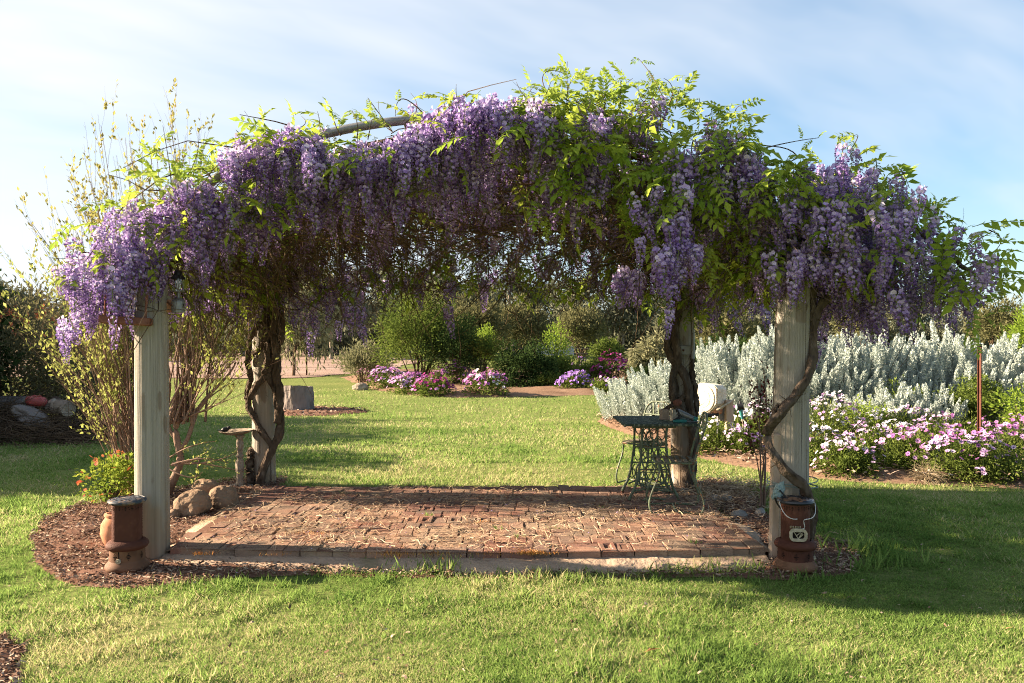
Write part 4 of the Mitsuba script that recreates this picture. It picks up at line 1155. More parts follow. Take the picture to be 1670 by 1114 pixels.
P_, W_, M_, G_, L_ = 'm_pink_daisy', 'm_white_daisy', 'm_purple_daisy', 'm_magenta_daisy', 'm_lilac_daisy'
daisies('pale pink daisy mound at the left end of the back bed', 628, 636, .62, .62, [M_, P_, M_], 300, 501, .045, far=True)
daisies('magenta daisy mound beside the pale pink one in the back bed', 662, 644, .60, .50, [M_, M_, P_], 300, 502, .045, far=True)
daisies('dull purple flowers behind the pink mound at the left of the back bed', 612, 625, .8, .6, [G_, M_], 160, 503, .045, far=True)
daisies('low bright magenta daisy bush left of centre in the back bed', 705, 648, .62, .48, [G_, M_], 260, 504, .045, far=True)
daisies('deep purple daisies in the shade behind the low magenta bush', 740, 634, .75, .72, [M_], 260, 505, .045, far=True)
daisies('purple and white daisy mound left of the dark round bush', 790, 648, .66, .62, [W_, M_, M_], 340, 506, .045, far=True)
daisies('violet blue daisy mound right of the dark round bush', 938, 641, .60, .52, [L_], 300, 507, .045, far=True)
daisies('soft mauve flowers on top behind the violet mound', 944, 628, .5, .7, [P_, L_], 160, 508, .04, far=True)
daisies('magenta flowering bush at the right end of the back bed', 1005, 634, .95, .85, [G_, G_, M_], 360, 509, .05, far=True, leafmat='m_olive_leaf')
daisies('small lilac daisies at the foot of the magenta bush', 990, 643, .5, .38, [L_, P_], 110, 510, .045, far=True)
# the flower bed on the right
daisies('white daisy mound beside the hose reel', 1165, 744, .48, .38, [W_], 150, 521, .032)
daisies('white daisies behind, under the hose reel', 1190, 712, .60, .38, [W_, W_, M_], 110, 522, .03)
daisies('small pink daisy clump at the lawn edge right of the white mound', 1214, 748, .24, .34, [P_], 60, 523, .034)
daisies('shaded purple daisies left of the front right post', 1262, 712, .40, .55, [M_, P_], 80, 524, .03)
daisies('white daisy mound just right of the front right post', 1350, 772, .42, .40, [W_, W_, P_], 150, 525, .032)
daisies('pale pink daisies above the white mound right of the post', 1350, 735, .50, .62, [P_, W_], 150, 526, .032)
daisies('bright magenta daisies high behind the pink ones', 1425, 700, .45, .68, [M_, P_], 70, 527, .03)
daisies('pink daisy mound in the middle of the flower bed', 1430, 768, .42, .42, [P_], 110, 528, .032)
daisies('pale pink and white daisies in the centre of the bed', 1490, 735, .55, .52, [P_, W_], 150, 529, .032)
daisies('mauve daisy mound left of the dry grass clump', 1492, 778, .36, .46, [P_, M_], 80, 530, .034)
daisies('white daisy mound at the foot of the rusty post', 1608, 715, .55, .52, [W_], 200, 531, .032)
daisies('mauve daisies in front of the white mound', 1580, 740, .60, .42, [P_, M_], 170, 532, .032)
daisies('purple daisy mound at the lawn edge on the right', 1588, 790, .46, .44, [M_, P_, W_], 170, 533, .034)
daisies('deep pink daisies at the right edge of the picture', 1660, 770, .40, .50, [M_, P_], 120, 534, .034)
daisies('bright pink daisies right of the white mound at the picture edge', 1665, 735, .5, .45, [M_, P_], 110, 535, .032)
daisies('low white and pink daisies spilling over the mulch near the post', 1392, 782, .34, .34, [P_, W_], 90, 536, .032)
daisies('pale daisies between the pink mound and the mauve one', 1462, 760, .40, .44, [W_, P_], 90, 537, .032)
daisies('leafy daisy clump with few flowers behind the dry grass clump', 1535, 768, .36, .46, [P_, M_], 60, 538, .032)
daisies('leafy daisy clump with pink flowers under the rose bush', 1450, 715, .55, .55, [P_, W_, M_], 110, 539, .032)
daisies('scattered mauve daisies left of the white mound', 1530, 712, .50, .50, [M_, P_], 90, 540, .032)
daisies('leafy daisies at the picture edge above the lawn', 1640, 792, .38, .42, [P_, M_], 80, 546, .032)
daisies('pink and white daisies seen just left of the front right post', 1235, 730, .34, .45, [P_, W_], 80, 547, .032)
bush('rose_bush', 'leafy green rose bush in front of the silver bushes', [XY(1480, 13.0), 13.0, .48], [.55, .4, .48], 'm_mid_leaf', 70, 26, .055, LEAF, 541, 'rose', clump_r=.12)
bush('rose_bush', 'rose bush between the leafy one and the rusty post', [XY(1560, 12.9), 12.9, .42], [.42, .3, .46], 'm_mid_leaf', 55, 24, .055, LEAF, 542, 'rose', clump_r=.13)
bush('rose_bush', 'sparse rose stems at the right edge of the picture', [XY(1668, 11.6), 11.6, .55], [.34, .3, .55], 'm_lime_leaf', 50, 16, .06, LEAF, 543, 'rose', clump_r=.2, stem='m_red_stem')
bush('rose_bush', 'yellowish low rose bush in the centre of the bed', [XY(1405, 12.4), 12.4, .36], [.5, .3, .36], 'm_lime_leaf', 50, 22, .05, LEAF, 544, 'rose', clump_r=.14)
bush('climbing_plant', 'dense dark green climber round the foot of the rusty post', [XY(1598, 12.6), 12.6, .50], [.36, .3, .55], 'm_mid_leaf', 150, 40, .045, LEAF, 545, 'plant', clump_r=.1, lumps=1.0)


# silver bushes: upright plumes of small pale leaves
def plume(seed, h=.60):
    rng = rng_of(seed)
    n = 320
    t = rng.random(n) ** .85
    a = rng.uniform(0, 6.283, n)
    w = .12 * (1 - t) ** .6 + .012
    d = unit(np.stack([np.cos(a), np.sin(a), 0.7 + t * 1.6], -1))
    pos = np.stack([w * .45 * np.cos(a), w * .45 * np.sin(a), t * h], -1)
    return cards(quad_tpl(.24, .1), pos, frames(d, rng.uniform(-.8, .8, n)), rng.uniform(.034, .062, n) * (1 - .3 * t), rng.random(n))


G_PL = [group(f'g_plume_{q}', plume(600 + q), 'm_silver_leaf') for q in range(6)]


def silver(label, px, Y, hw, hd, h, n, seed):
    rng = rng_of(seed)
    k = thing('silver_bush', label, 'silver bush')
    c = np.array([XY(px, Y), Y, 0])
    st, cnt = [], 0
    labels[k + '__foliage'] = {'kind': 'stuff'}
    for q in range(int(n * 3.2)):
        d = unit(rng.normal(0, 1, 3))
        d[2] = abs(d[2]) * .95 + .05
        d = unit(d)
        rr = rng.uniform(.76, 1.0) if q % 6 else rng.uniform(.4, .7)
        s = rng.uniform(.55, 1.1)
        lump = .80 + .40 * meshkit.fbm(d[None] * 2.6 + seed, 3, 2)[0]
        p = c + d * rr * lump * [hw, hd, max(h - .40, .2)] + [0, 0, -.05]
        if p[2] < .05 or (d[1] > .55 and d[2] < .6): continue
        ax = unit(d * [.5, .5, 0] * rng.uniform(.4, 1.3) + [0, 0, 1] + rng.normal(0, .14, 3))
        Rm = frames(ax[None], rng.uniform(0, 6.28))[0]
        Rm = np.stack([Rm[:, 0], -Rm[:, 2], Rm[:, 1]], -1)
        cnt += 1
        place(f'{k}__foliage__{cnt:03d}', G_PL[rng.integers(6)], matrix_of(Rm, p, s))
        if q % 3 == 0:
            foot = c + rng.normal(0, .12, 3) * [hw, hd, 0]
            foot[2] = -.02
            st.append(np.array([foot, (foot + p) / 2 + [0, 0, -.06], p + ax * .1]))
    part(k, 'stems', tubes(np.array(st), .010, 4), 'm_twig', smooth=True)


silver('low silver bush at the left end of the row, nearest the lawn', 1035, 15.6, .55, .6, .85, 60, 701)
silver('silver bush behind the back right post, second from the left end', 1090, 15.3, .75, .8, 1.20, 110, 702)
silver('silver bush just right of the back right post above the hose reel', 1185, 14.8, .80, .9, 1.62, 130, 703)
silver('silver bush left of the front right post', 1262, 14.4, .80, .9, 1.76, 130, 704)
silver('tall silver bush just right of the front right post', 1345, 14.2, .85, .9, 1.80, 140, 705)
silver('silver bush in the middle of the right hand row', 1435, 14.2, .90, .9, 1.78, 140, 706)
silver('silver bush left of the rusty post', 1530, 14.2, .90, .9, 1.76, 140, 707)
silver('silver bush right of the rusty post', 1622, 14.0, .90, .9, 1.62, 140, 708)
silver('silver bush cut by the right edge of the picture', 1705, 13.8, .85, .9, 1.62, 110, 709)
silver('small young silver bush in front of the hollow in the row', 1450, 12.8, .40, .4, .85, 40, 710)
silver('small silver sprig among the roses left of the rusty post', 1525, 12.7, .30, .3, .85, 26, 711)


# the twiggy shrubs at the left post
def to_tips(root, tips, rng, K=9, belly=.25, spread_=.10):
    tips = np.asarray(tips)
    m = len(tips)
    root = np.asarray(root) + rng.normal(0, spread_, (m, 3)) * [1, 1, 0]
    s = np.linspace(0, 1, K)[None, :, None]
    mid = (root + tips) / 2 + (tips - root) * [-belly, -belly, .06] + rng.normal(0, .07, (m, 3))
    return root[:, None] * (1 - s) ** 2 + 2 * mid[:, None] * s * (1 - s) + tips[:, None] * s ** 2


def twiggy(label, root, tips, seed, n2, nl_low, nl_high, zlow, r0=.0115, belly=.25):
    rng = rng_of(seed)
    k = thing('twiggy_shrub', label, 'shrub')
    P = to_tips(root, tips, rng, belly=belly)
    P = np.vstack([P] + [to_tips(root, np.asarray(tips)[rng.permutation(len(tips))] * .5 + np.asarray(tips) * .5 + rng.normal(0, .18, (len(tips), 3)), rng, belly=belly) for _ in range(1)])
    Rr = np.linspace(1, .16, 9)[None] * rng.uniform(.5, 1.2, (len(P), 1)) * r0
    n2 = int(n2 * 2.0)
    bp, bd, bl, br = spawn(P, Rr, n2, .35, .98, .26, .25, .85, rng, .55)
    P2, R2 = stems(bp, bd + [0, 0, .35], bl, br, 7, .55, .07, rng, .35)
    bp3, bd3, bl3, br3 = spawn(P2, R2, n2, .3, .95, .5, .10, .30, rng, .7)
    P3, R3 = stems(bp3, bd3, bl3, br3, 5, .3, .08, rng, .5)
    part(k, 'stems', merge(tubes(P, Rr, 6), tubes(P2, R2, 4)), 'm_red_stem', smooth=True)
    part(k, 'twigs', tubes(P3, R3, 3), 'm_red_stem', smooth=True, kind='stuff')
    p2, d2 = along(P2, int(nl_high * 2.6), .15, 1, rng)
    p3, d3 = along(P3, int(nl_low * 3.0), .1, 1, rng)
    p, d = np.vstack([p2, p3]), np.vstack([d2, d3])
    low = p[:, 2] < zlow + .25 + rng.normal(0, .25, len(p))
    part(k, 'leaves', foliage(p[low], d[low], LEAF, .034, .058, rng, .6, .015, .5), 'm_shrub_leaf', kind='stuff')
    hi = ~low & (rng.random(len(p)) < .95)
    part(k, 'young_leaves', foliage(p[hi], d[hi], LEAF, .036, .058, rng, .45, .010, .5), 'm_bronze_leaf', kind='stuff', label='small bronze young leaves along the upper shoots')
    return k


rng = rng_of(55)
tipsA = [(52, 375), (38, 455), (112, 290), (120, 405), (165, 205), (185, 255), (215, 260), (75, 500), (55, 560), (90, 620), (70, 470), (140, 340), (150, 300), (110, 450), (205, 225), (232, 235), (150, 450), (100, 540), (130, 500), (170, 380), (200, 330), (60, 420), (85, 590), (175, 520), (140, 570), (95, 380), (230, 300), (215, 400), (110, 650), (150, 690), (125, 610)]
twiggy('wide twiggy shrub fanning out left of the front left post, yellow green leaves', gp(226, 806), np.array([at(a, b, 8.4 + rng.normal(0, .45)) for a, b in tipsA]), 56, 230, 1500, 900, 2.25)
tipsB = [(255, 235), (280, 205), (305, 230), (335, 215), (270, 300), (300, 330), (360, 420), (395, 470), (405, 520), (380, 560), (330, 480), (350, 520), (290, 440), (420, 600), (400, 640), (318, 560), (340, 610), (430, 470), (365, 350), (275, 500), (395, 580), (310, 420)]
kB = twiggy('twiggy shrub on a bent reddish trunk between the two left posts', at(293, 690, 8.2), np.array([at(a, b, 8.3 + rng.normal(0, .4)) for a, b in tipsB]), 57, 170, 1100, 500, 2.3, .013, .18)
part(kB, 'trunk', rod([gp(276, 812) + [0, 0, -.03], at(284, 780, 8.25), at(294, 745, 8.2), at(288, 715, 8.2), at(293, 680, 8.2)], [.055, .042, .036, .030], 9, 20), 'm_red_stem', smooth=True)
part(kB, 'trunk', rod([at(292, 735, 8.2), at(306, 715, 8.2), at(322, 670, 8.25), at(345, 640, 8.3), at(385, 590, 8.35)], [.024, .02, .008], 7, 16), 'm_red_stem', smooth=True)
part(kB, 'trunk', rod([at(290, 720, 8.2), at(274, 690, 8.2), at(276, 640, 8.2), at(266, 580, 8.2)], [.02, .016, .007], 7, 16), 'm_red_stem', smooth=True)
tips = np.array([at(a, b, 8.0) for a, b in ((340, 735), (372, 755), (330, 770), (352, 720), (392, 735), (318, 790), (400, 770))])
pl = to_tips(at(290, 755, 8.1), tips, rng, belly=-.1)
part(kB, 'low_branches', tubes(pl, np.linspace(.010, .003, 9)[None], 5), 'm_red_stem', smooth=True)
p, d = along(pl, 150, .35, 1, rng)
part(kB, 'leaves', foliage(p, d, LEAF, .028, .045, rng, .9, .03, .3), 'm_shrub_leaf', kind='stuff')

# geranium, the thin burgundy plant, the dark flowering hedge and the shrubs left of the picture
gk = bush('geranium', 'geranium with coral flowers and reddish leaves left of the front left post', gp(181, 822) + [0, 0, .24], [.28, .24, .27], 'm_geranium_leaf', 60, 16, .05, LEAF, 571, 'flower', clump_r=.13, base=-.7)
rng = rng_of(58)
pos = gp(181, 822) + [0, -.02, .26] + unit(rng.normal(0, 1, (46, 3)) * [1, 1, .9]) * [.29, .26, .26]
part(gk, 'blossom', cards(STAR, pos, frames(rng.normal(0, 1, (46, 3)) + [0, -.3, .4], 0.0), rng.uniform(.018, .032, 46), rng.random(46)), 'm_coral_flower', kind='stuff')
bk = thing('burgundy_shrub', 'thin bare stems with sparse dark burgundy leaves left of the front right post', 'shrub')
root = gp(1243, 833)
tips = np.array([at(a, b, 7.8) for a, b in ((1222, 640), (1235, 620), (1250, 635), (1262, 650), (1215, 680), (1256, 690), (1245, 600))])
pl = to_tips(root, tips, rng, belly=.12, spread_=.02)
part(bk, 'stems', tubes(pl, np.linspace(.009, .003, 9)[None], 5), 'm_red_stem', smooth=True)
p, d = along(pl, 260, .62, 1, rng)
part(bk, 'leaves', foliage(p, d, LEAF, .03, .055, rng, 1.0, .05), 'm_burgundy_leaf', kind='stuff')
hk = bush('flowering_hedge', 'big dark hedge shrub with a few orange red flowers at the left edge', [XY(20, 15.2), 15.2, 1.15], [1.9, 1.5, 1.45], 'm_hedge_leaf', 420, 40, .11, QUADN, 581, clump_r=.085, base=-.9, lumps=2.6)
pos = np.array([at(a, b, 13.9) for a, b in ((12, 510), (18, 508), (60, 508), (70, 505), (45, 522), (38, 516), (88, 520), (140, 508), (128, 512), (5, 512), (64, 512), (25, 540), (80, 548))])
part(hk, 'blossom', merge(*[cards(LEAF, p_ + rng.normal(0, .05, (9, 3)), frames(rng.normal(0, 1, (9, 3)), 0.0), rng.uniform(.05, .10, 9), rng.random(9)) for p_ in pos]), 'm_coral_flower', kind='stuff')
bush('flowering_hedge', 'dark hedge shrub behind the wood heap, right of the big one', [XY(150, 16.8), 16.8, .95], [1.3, 1.0, 1.25], 'm_dark_leaf', 220, 40, .11, QUADN, 582, clump_r=.1, base=-.9)
for q, (x, y, rx, h, lab) in enumerate(((-10.6, 14.2, 1.8, 1.7, 'dense dark shrub just left of the picture beside the flowering hedge'), (-9.9, 11.6, 1.7, 1.65, 'dense dark shrub left of the picture in front of the wood heap'), (-9.8, 10.2, 1.1, 1.5, 'smaller dense dark shrub left of the picture, level with the back posts'), (-12.6, 12.6, 2, 1.9, 'tallest dense dark shrub farthest out to the left of the picture'))):
    bush('screen_shrub', lab, [x, y, h * .85], [rx, 1.3, h], 'm_dark_leaf', 260, 30, .16, QUAD, 590 + q, clump_r=.1, base=-.9)
wk = gum('weeping_tree', 'small weeping tree with drooping grey foliage and twin trunks beyond the lawn', XY(478, 36), 36, 3.6, 4.2, 611, 'm_grey_leaf', 'm_twig', .3, 44, 110, .28, drop=2.6, tall=.9)


# ------------------------------------------------------------------ things round the pergola
def squarish(profile, n=40, power=2.0, rot=0.0, center=(0, 0, 0)):
    """a lathe whose section runs from a circle (power 2) to a rounded square"""
    pr = np.asarray(profile, float)
    a = np.arange(n) * 2 * np.pi / n
    pw = pr[:, 2] if pr.shape[1] > 2 else np.full(len(pr), power)
    k = 1 / (np.abs(np.cos(a - rot))[None] ** pw[:, None] + np.abs(np.sin(a - rot))[None] ** pw[:, None]) ** (1 / pw[:, None])
    V = np.stack([pr[:, None, 0] * k * np.cos(a), pr[:, None, 0] * k * np.sin(a), np.broadcast_to(pr[:, None, 1], k.shape)], -1)
    i, j = np.meshgrid(np.arange(len(pr) - 1), np.arange(n), indexing='ij')
    q = np.stack([i * n + j, i * n + (j + 1) % n, (i + 1) * n + (j + 1) % n, (i + 1) * n + j], -1).reshape(-1, 4)
    return V.reshape(-1, 3) + np.asarray(center), np.vstack([q[:, [0, 1, 2]], q[:, [0, 2, 3]]])


def dots(P, N, r, n=8):
    """small dark round holes set in a skin"""
    N = unit(np.asarray(N, float))
    s = unit(np.cross(N, np.where(np.abs(N[:, 2:]) < .9, [[0, 0, 1.0]], [[1.0, 0, 0]])))
    R = np.stack([s, np.cross(N, s), N], -1)
    v, f, u = disc_tpl(n, 0.0)
    return cards((v, f, u), np.asarray(P) + N * .0015, R, r, 0.0)


def skin(r, power, rot, ang, z):
    k = 1 / (abs(math.cos(ang - rot)) ** power + abs(math.sin(ang - rot)) ** power) ** (1 / power)
    e = 1e-3
    f = lambda q: r / (abs(math.cos(q - rot)) ** power + abs(math.sin(q - rot)) ** power) ** (1 / power) * np.array([math.cos(q), math.sin(q)])
    t = f(ang + e) - f(ang - e)
    return np.array([*f(ang), z]), np.array([t[1], -t[0], 0])


def heater(label, p, rot, power, lid_mat, round_base=2.0, knob_at=-1.6, window_at=None):
    k = thing('kerosene_heater', label, 'heater')
    p = np.asarray(p, float)
    br_ = .091 if power > 3 else .095
    part(k, 'base', moved(squarish([(.02, .012, 2), (.118, .012, 2.2), (.138, .022, 2.3), (.144, .038, 2.3), (.138, .055, 2.3), (.124, .072, 2.3), (.116, .085, 2.3)], 44, rot=rot), None, p), 'm_rust_base', smooth=50)
    part(k, 'drum', moved(squarish([(.116, .08, 2.3), (.113, .12, 2.3), (.113, .165, 2.3)], 44, rot=rot), None, p), 'm_rust_base' if power > 2.2 else 'm_rust', smooth=50)
    part(k, 'collar', moved(squarish([(.112, .158, 2.3), (.128, .165, 2.3), (.137, .18, 2.3), (.134, .197, 2.3), (.120, .212, 2.4), (.097, .222, 2.6)], 44, rot=rot), None, p), 'm_rust', smooth=60)
    part(k, 'body', moved(squarish([(br_, .216, power), (br_, .34, power), (br_, .475, power)], 44, rot=rot), None, p), 'm_rust', smooth=50)
    part(k, 'lid', moved(squarish([(.099, .470, 2.2), (.118, .476, 2.1), (.125, .486, 2.1), (.121, .497, 2.1), (.108, .503, 2.1), (.106, .500, 2.1), (.07, .506, 2), (.066, .503, 2), (.03, .508, 2), (.0, .508, 2)], 44, rot=rot), None, p), lid_mat, smooth=35)
    for q in range(4):
        a = rot + math.pi / 4 + q * math.pi / 2
        part(k, 'foot', moved(cbox(.03, .04, .03, .006), rotz(a), p + [.115 * math.cos(a), .115 * math.sin(a), .004]), 'm_rust_base')
    P, N = [], []
    for q in range(30):                                   # a band of pierced crosses under the lid
        a = q * 2 * math.pi / 30
        for dz, da in ((0, 0), (.010, 0), (-.010, 0), (0, .05), (0, -.05)) if q % 2 == 0 else ((.008, 0), (-.006, .03)):
            v, nn = skin(br_, power, rot, a + da, .447 + dz)
            P.append(v); N.append(nn)
    for q in range(8):                                    # pierced diamonds on the drum
        a = rot + .3 + q * 2 * math.pi / 8
        for u in range(-2, 3):
            for w in range(-2, 3):
                if abs(u) + abs(w) <= 2:
                    v, nn = skin(.1137, 2.3, rot, a + u * .055, .122 + w * .0105)
                    P.append(v); N.append(nn)
    part(k, 'vent_holes', moved(dots(np.array(P), np.array(N), .0036), None, p), 'm_hole', kind='stuff')
    P = [[.048 * math.cos(a), .048 * math.sin(a), .5095] for a in np.arange(8) * .785] + [[.088 * math.cos(a), .088 * math.sin(a), .5055] for a in np.arange(12) * .5236]
    part(k, 'lid_holes', moved(dots(np.array(P), np.tile([0, 0, 1.0], (20, 1)), .0085), None, p), 'm_hole', kind='stuff')
    v, nn = skin(.1137, 2.3, rot, knob_at, .095)
    nn = unit(nn)
    Rk = np.stack([np.array([0, 0, 1.0]), np.cross(nn, [0, 0, 1.0]), nn], -1)
    part(k, 'knob', moved(lathe([(0, .016), (.006, .016), (.007, .013), (.017, .012), (.0185, .006), (.017, 0)], 18), Rk, p + v), 'm_cream', smooth=40, label='cream control knob')
    v, nn = skin(.1137, 2.3, rot, knob_at, .14)
    part(k, 'slot', moved(cbox(.006, .004, .055, .001), rotz(knob_at + math.pi / 2), p + v), 'm_hole')
    return k, p


def frame_at(ang):
    """axes on an upright skin that faces the angle: right, up, outward"""
    n = np.array([math.cos(ang), math.sin(ang), 0])
    return np.stack([np.cross([0, 0, 1.0], n), [0, 0, 1.0], n], -1)


def rounded_frame(w, h, r, t, d, n=8, arch=False):
    """a flat ring with a rounded outline, in the plane of x and y"""
    from shapely.geometry import box as sbox
    o = sbox(-w / 2, -h / 2, w / 2, h / 2).buffer(-r).buffer(r, quad_segs=n)
    i = o.buffer(-t)
    m = trimesh.creation.extrude_polygon(o.difference(i), d, engine='earcut')
    return np.array(m.vertices), np.array(m.faces)


hk_, hp = heater('rusty squarish kerosene heater with blue grey pierced lid beside the front left post', gp(205, 936) + [0, .02, .015], .20, 3.6, 'm_blue_enamel', knob_at=-1.62)
A = 3.36
v, nn = skin(.086, 3.6, .20, A, .30)
part(hk_, 'window', moved(rounded_frame(.055, .105, .026, .011, .008), frame_at(.20 + math.pi), hp + v), 'm_cream', label='cream framed little window in the side of the heater')
part(hk_, 'pane', moved(cbox(.032, .078, .003, .001), frame_at(.20 + math.pi), hp + v), 'm_galv')
hk2, hp2 = heater('round rusty kerosene heater with black lid and cream emblem plate by the right post', gp(1299, 936) + [0, .02, .015], .2, 2.1, 'm_black_enamel', knob_at=-.30)
A = -1.72
v, nn = skin(.097, 2.1, .2, A, .272)
Rf = frame_at(A)
part(hk2, 'window', moved(rounded_frame(.118, .088, .034, .020, .014), Rf, hp2 + v + Rf[:, 2] * .004), 'm_cream', label='cream plate with a dark oval and a triangle emblem')
part(hk2, 'window_back', moved(cbox(.080, .052, .006, .002), Rf, hp2 + v + Rf[:, 2] * .004), 'm_hole')
bars = []
for (ax, ay), (bx, by) in (((-.030, .022), (.000, -.025)), ((.000, -.025), (.026, .018)), ((-.022, .022), (.012, .022)), ((-.012, -.004), (.016, .018)), ((.004, -.020), (.032, .006))):
    d = np.array([bx - ax, by - ay, 0]); L = np.linalg.norm(d); d /= L
    Rb = np.stack([d, [-d[1], d[0], 0], [0, 0, 1.0]], -1)
    b = moved(cbox(L, .0055, .004, .001), Rb, ((ax + bx) / 2, (ay + by) / 2, .010))
    bars.append(moved(b, Rf, hp2 + v))
part(hk2, 'emblem_bar', merge(*[(b[0], b[1]) for b in bars]), 'm_cream')
fr = [moved(rod([(-.052 + q * .011, .046, .006), (-.054 + q * .011, .062, .014 + .004 * (q % 2))], [.004, .003], 5), Rf, hp2 + v) for q in range(7)]
part(hk2, 'plate_fringe', merge(*fr), 'm_cream', smooth=True)
part(hk2, 'wire_handle', merge(rod([hp2 + [-.120, -.03, .485], hp2 + [-.112, -.075, .43], hp2 + [-.085, -.115, .395], hp2 + [-.03, -.125, .385]], .003, 5, 14), rod([hp2 + [.122, -.03, .48], hp2 + [.105, -.09, .42], hp2 + [.06, -.115, .385], hp2 + [.015, -.122, .375], hp2 + [.02, -.118, .35], hp2 + [.004, -.112, .31]], .003, 5, 18)), 'm_wire', smooth=True)

k = thing('terracotta_pot', 'round terracotta pot half hidden behind the left heater', 'pot')
c = gp(190, 896) + [0, 0, .01]
part(k, 'bowl', lathe([(0, .0), (.06, .0), (.095, .05), (.118, .12), (.112, .19), (.085, .235), (.070, .25), (.060, .25), (.075, .22), (.09, .15)], 26, c), 'm_terracotta', smooth=True)
part(k, 'rim', lathe([(.068, .247), (.088, .25), (.090, .268), (.070, .272), (.062, .262)], 26, c), 'm_terracotta', smooth=40)

# hanging lantern, tin and bird feeder on the left post
k = thing('lantern', 'old glass lantern with black hood and grey tank hanging right of the front left post', 'lantern')
c = at(291, 510, 6.0)
part(k, 'tank', lathe([(0, 0), (.047, 0), (.049, .004), (.049, .075), (.044, .09), (.026, .104), (.018, .108)], 24, c), 'm_galv', smooth=40)
part(k, 'neck', lathe([(.016, .105), (.012, .115), (.012, .145), (.030, .15), (.044, .152), (.044, .158), (0, .158)], 20, c), 'm_galv', smooth=40)
part(k, 'glass', lathe([(.041, .158), (.041, .245)], 24, c), 'm_glass', smooth=True)
part(k, 'burner', lathe([(.006, .158), (.012, .175), (.014, .21), (.006, .235)], 12, c), 'm_cream', smooth=True)
part(k, 'hood', lathe([(.052, .243), (.048, .258), (.030, .272), (.028, .300), (.020, .312), (0, .314)], 24, c), 'm_black', smooth=40)
part(k, 'bail', rod([c + [-.05, 0, .24], c + [-.045, 0, .30], c + [0, 0, .36], c + [.045, 0, .30], c + [.05, 0, .24]], .002, 5, 18), 'm_wire', smooth=True)
part(k, 'pump', rod([c + [-.035, -.035, .05], c + [-.055, -.06, .075]], [.008, .008], 8), 'm_rust', smooth=40)
k = thing('copper_tin', 'small copper coloured tin hanging between the post and the lantern', 'tin')
c = at(275, 509, 6.05)
part(k, 'body', lathe([(0, 0), (.028, 0), (.030, .006), (.030, .07), (.024, .085), (.014, .092)], 20, c), 'm_terracotta', smooth=40)
part(k, 'cap', lathe([(.014, .09), (.014, .105), (.018, .106), (.017, .118), (0, .119)], 14, c), 'm_cream', smooth=40)
k = thing('bird_feeder', 'reddish wooden bird feeder tray hanging left of the front left post, half covered by wisteria', 'bird feeder')
c = at(208, 528, 5.86)
R = rotz(.30) @ roty(.06)
W = .15
part(k, 'tray', moved(cbox(2 * W, 2 * W, .016, .004), R, c), 'm_red_wood')
for a in range(4):
    part(k, 'edge_board', moved(moved(cbox(2 * W + .02 * (a % 2), .014, .05, .003), None, (0, W + .004, .022)), R @ rotz(a * math.pi / 2), c), 'm_red_wood')
part(k, 'roof', moved(cbox(.30, .30, .018, .004), R @ roty(.10), c + [-.02, 0, .385]), 'm_red_wood')
for sx, sy in ((-1, -1), (1, -1), (1, 1), (-1, 1)):
    part(k, 'corner_rod', rod([c + R @ [sx * .13, sy * .13, .02], c + R @ [sx * .13, sy * .13, .37]], .008, 6), 'm_red_wood', smooth=40)
part(k, 'dish', moved(lathe([(0, 0), (.045, 0), (.062, .035), (.058, .035), (.042, .006), (0, .006)], 18), R, c + R @ [-.05, -.03, .010]), 'm_black', smooth=40)

# birdbath with its metal bird
k = thing('birdbath', 'stone birdbath with a wide shallow bowl beside the back left post', 'birdbath')
c = gp(391, 797)
part(k, 'pedestal', lathe([(0, .0), (.060, .0), (.060, .02), (.045, .035), (.034, .06), (.036, .10), (.045, .18), (.046, .24), (.040, .275), (.028, .29), (.028, .305), (.042, .32), (.042, .332), (.028, .345), (.03, .38), (.038, .42), (.040, .47), (.032, .50), (.030, .51), (.05, .535), (.052, .55)], 22, c + [0, 0, .03]), 'm_log', smooth=True)
part(k, 'bowl', moved(lathe([(0, .55), (.05, .55), (.11, .563), (.17, .588), (.186, .60), (.18, .604), (.15, .592), (.08, .578), (0, .575)], 32), roty(-.03), c + [-.02, 0, .03]), 'm_log', smooth=40)
part(k, 'plinth', blob(.16, 5, 2, .2, 2, (1, .8, .22)), 'm_grey_rock', smooth=True) if False else part(k, 'plinth', moved(blob(.15, 5, 2, .2, 2, (1.1, .8, .28)), None, c + [0, 0, .01]), 'm_grey_rock', smooth=True)
k = thing('bird_ornament', 'little dark bird ornament on the rim of the birdbath', 'ornament')
c2 = c + [-.145, -.04, .645]
part(k, 'body', moved(blob(.03, 8, 2, .05, 1, (1.5, .8, .85)), roty(-.25), c2), 'm_black', smooth=True)
part(k, 'head', moved(blob(.017, 9, 2, .05, 1), None, c2 + [.042, 0, .022]), 'm_black', smooth=True)
part(k, 'beak', rod([c2 + [.055, 0, .022], c2 + [.074, 0, .018]], [.005, .001], 5), 'm_black')
part(k, 'tail', moved(cbox(.05, .018, .006, .002), roty(.15), c2 + [-.06, 0, -.008]), 'm_black')

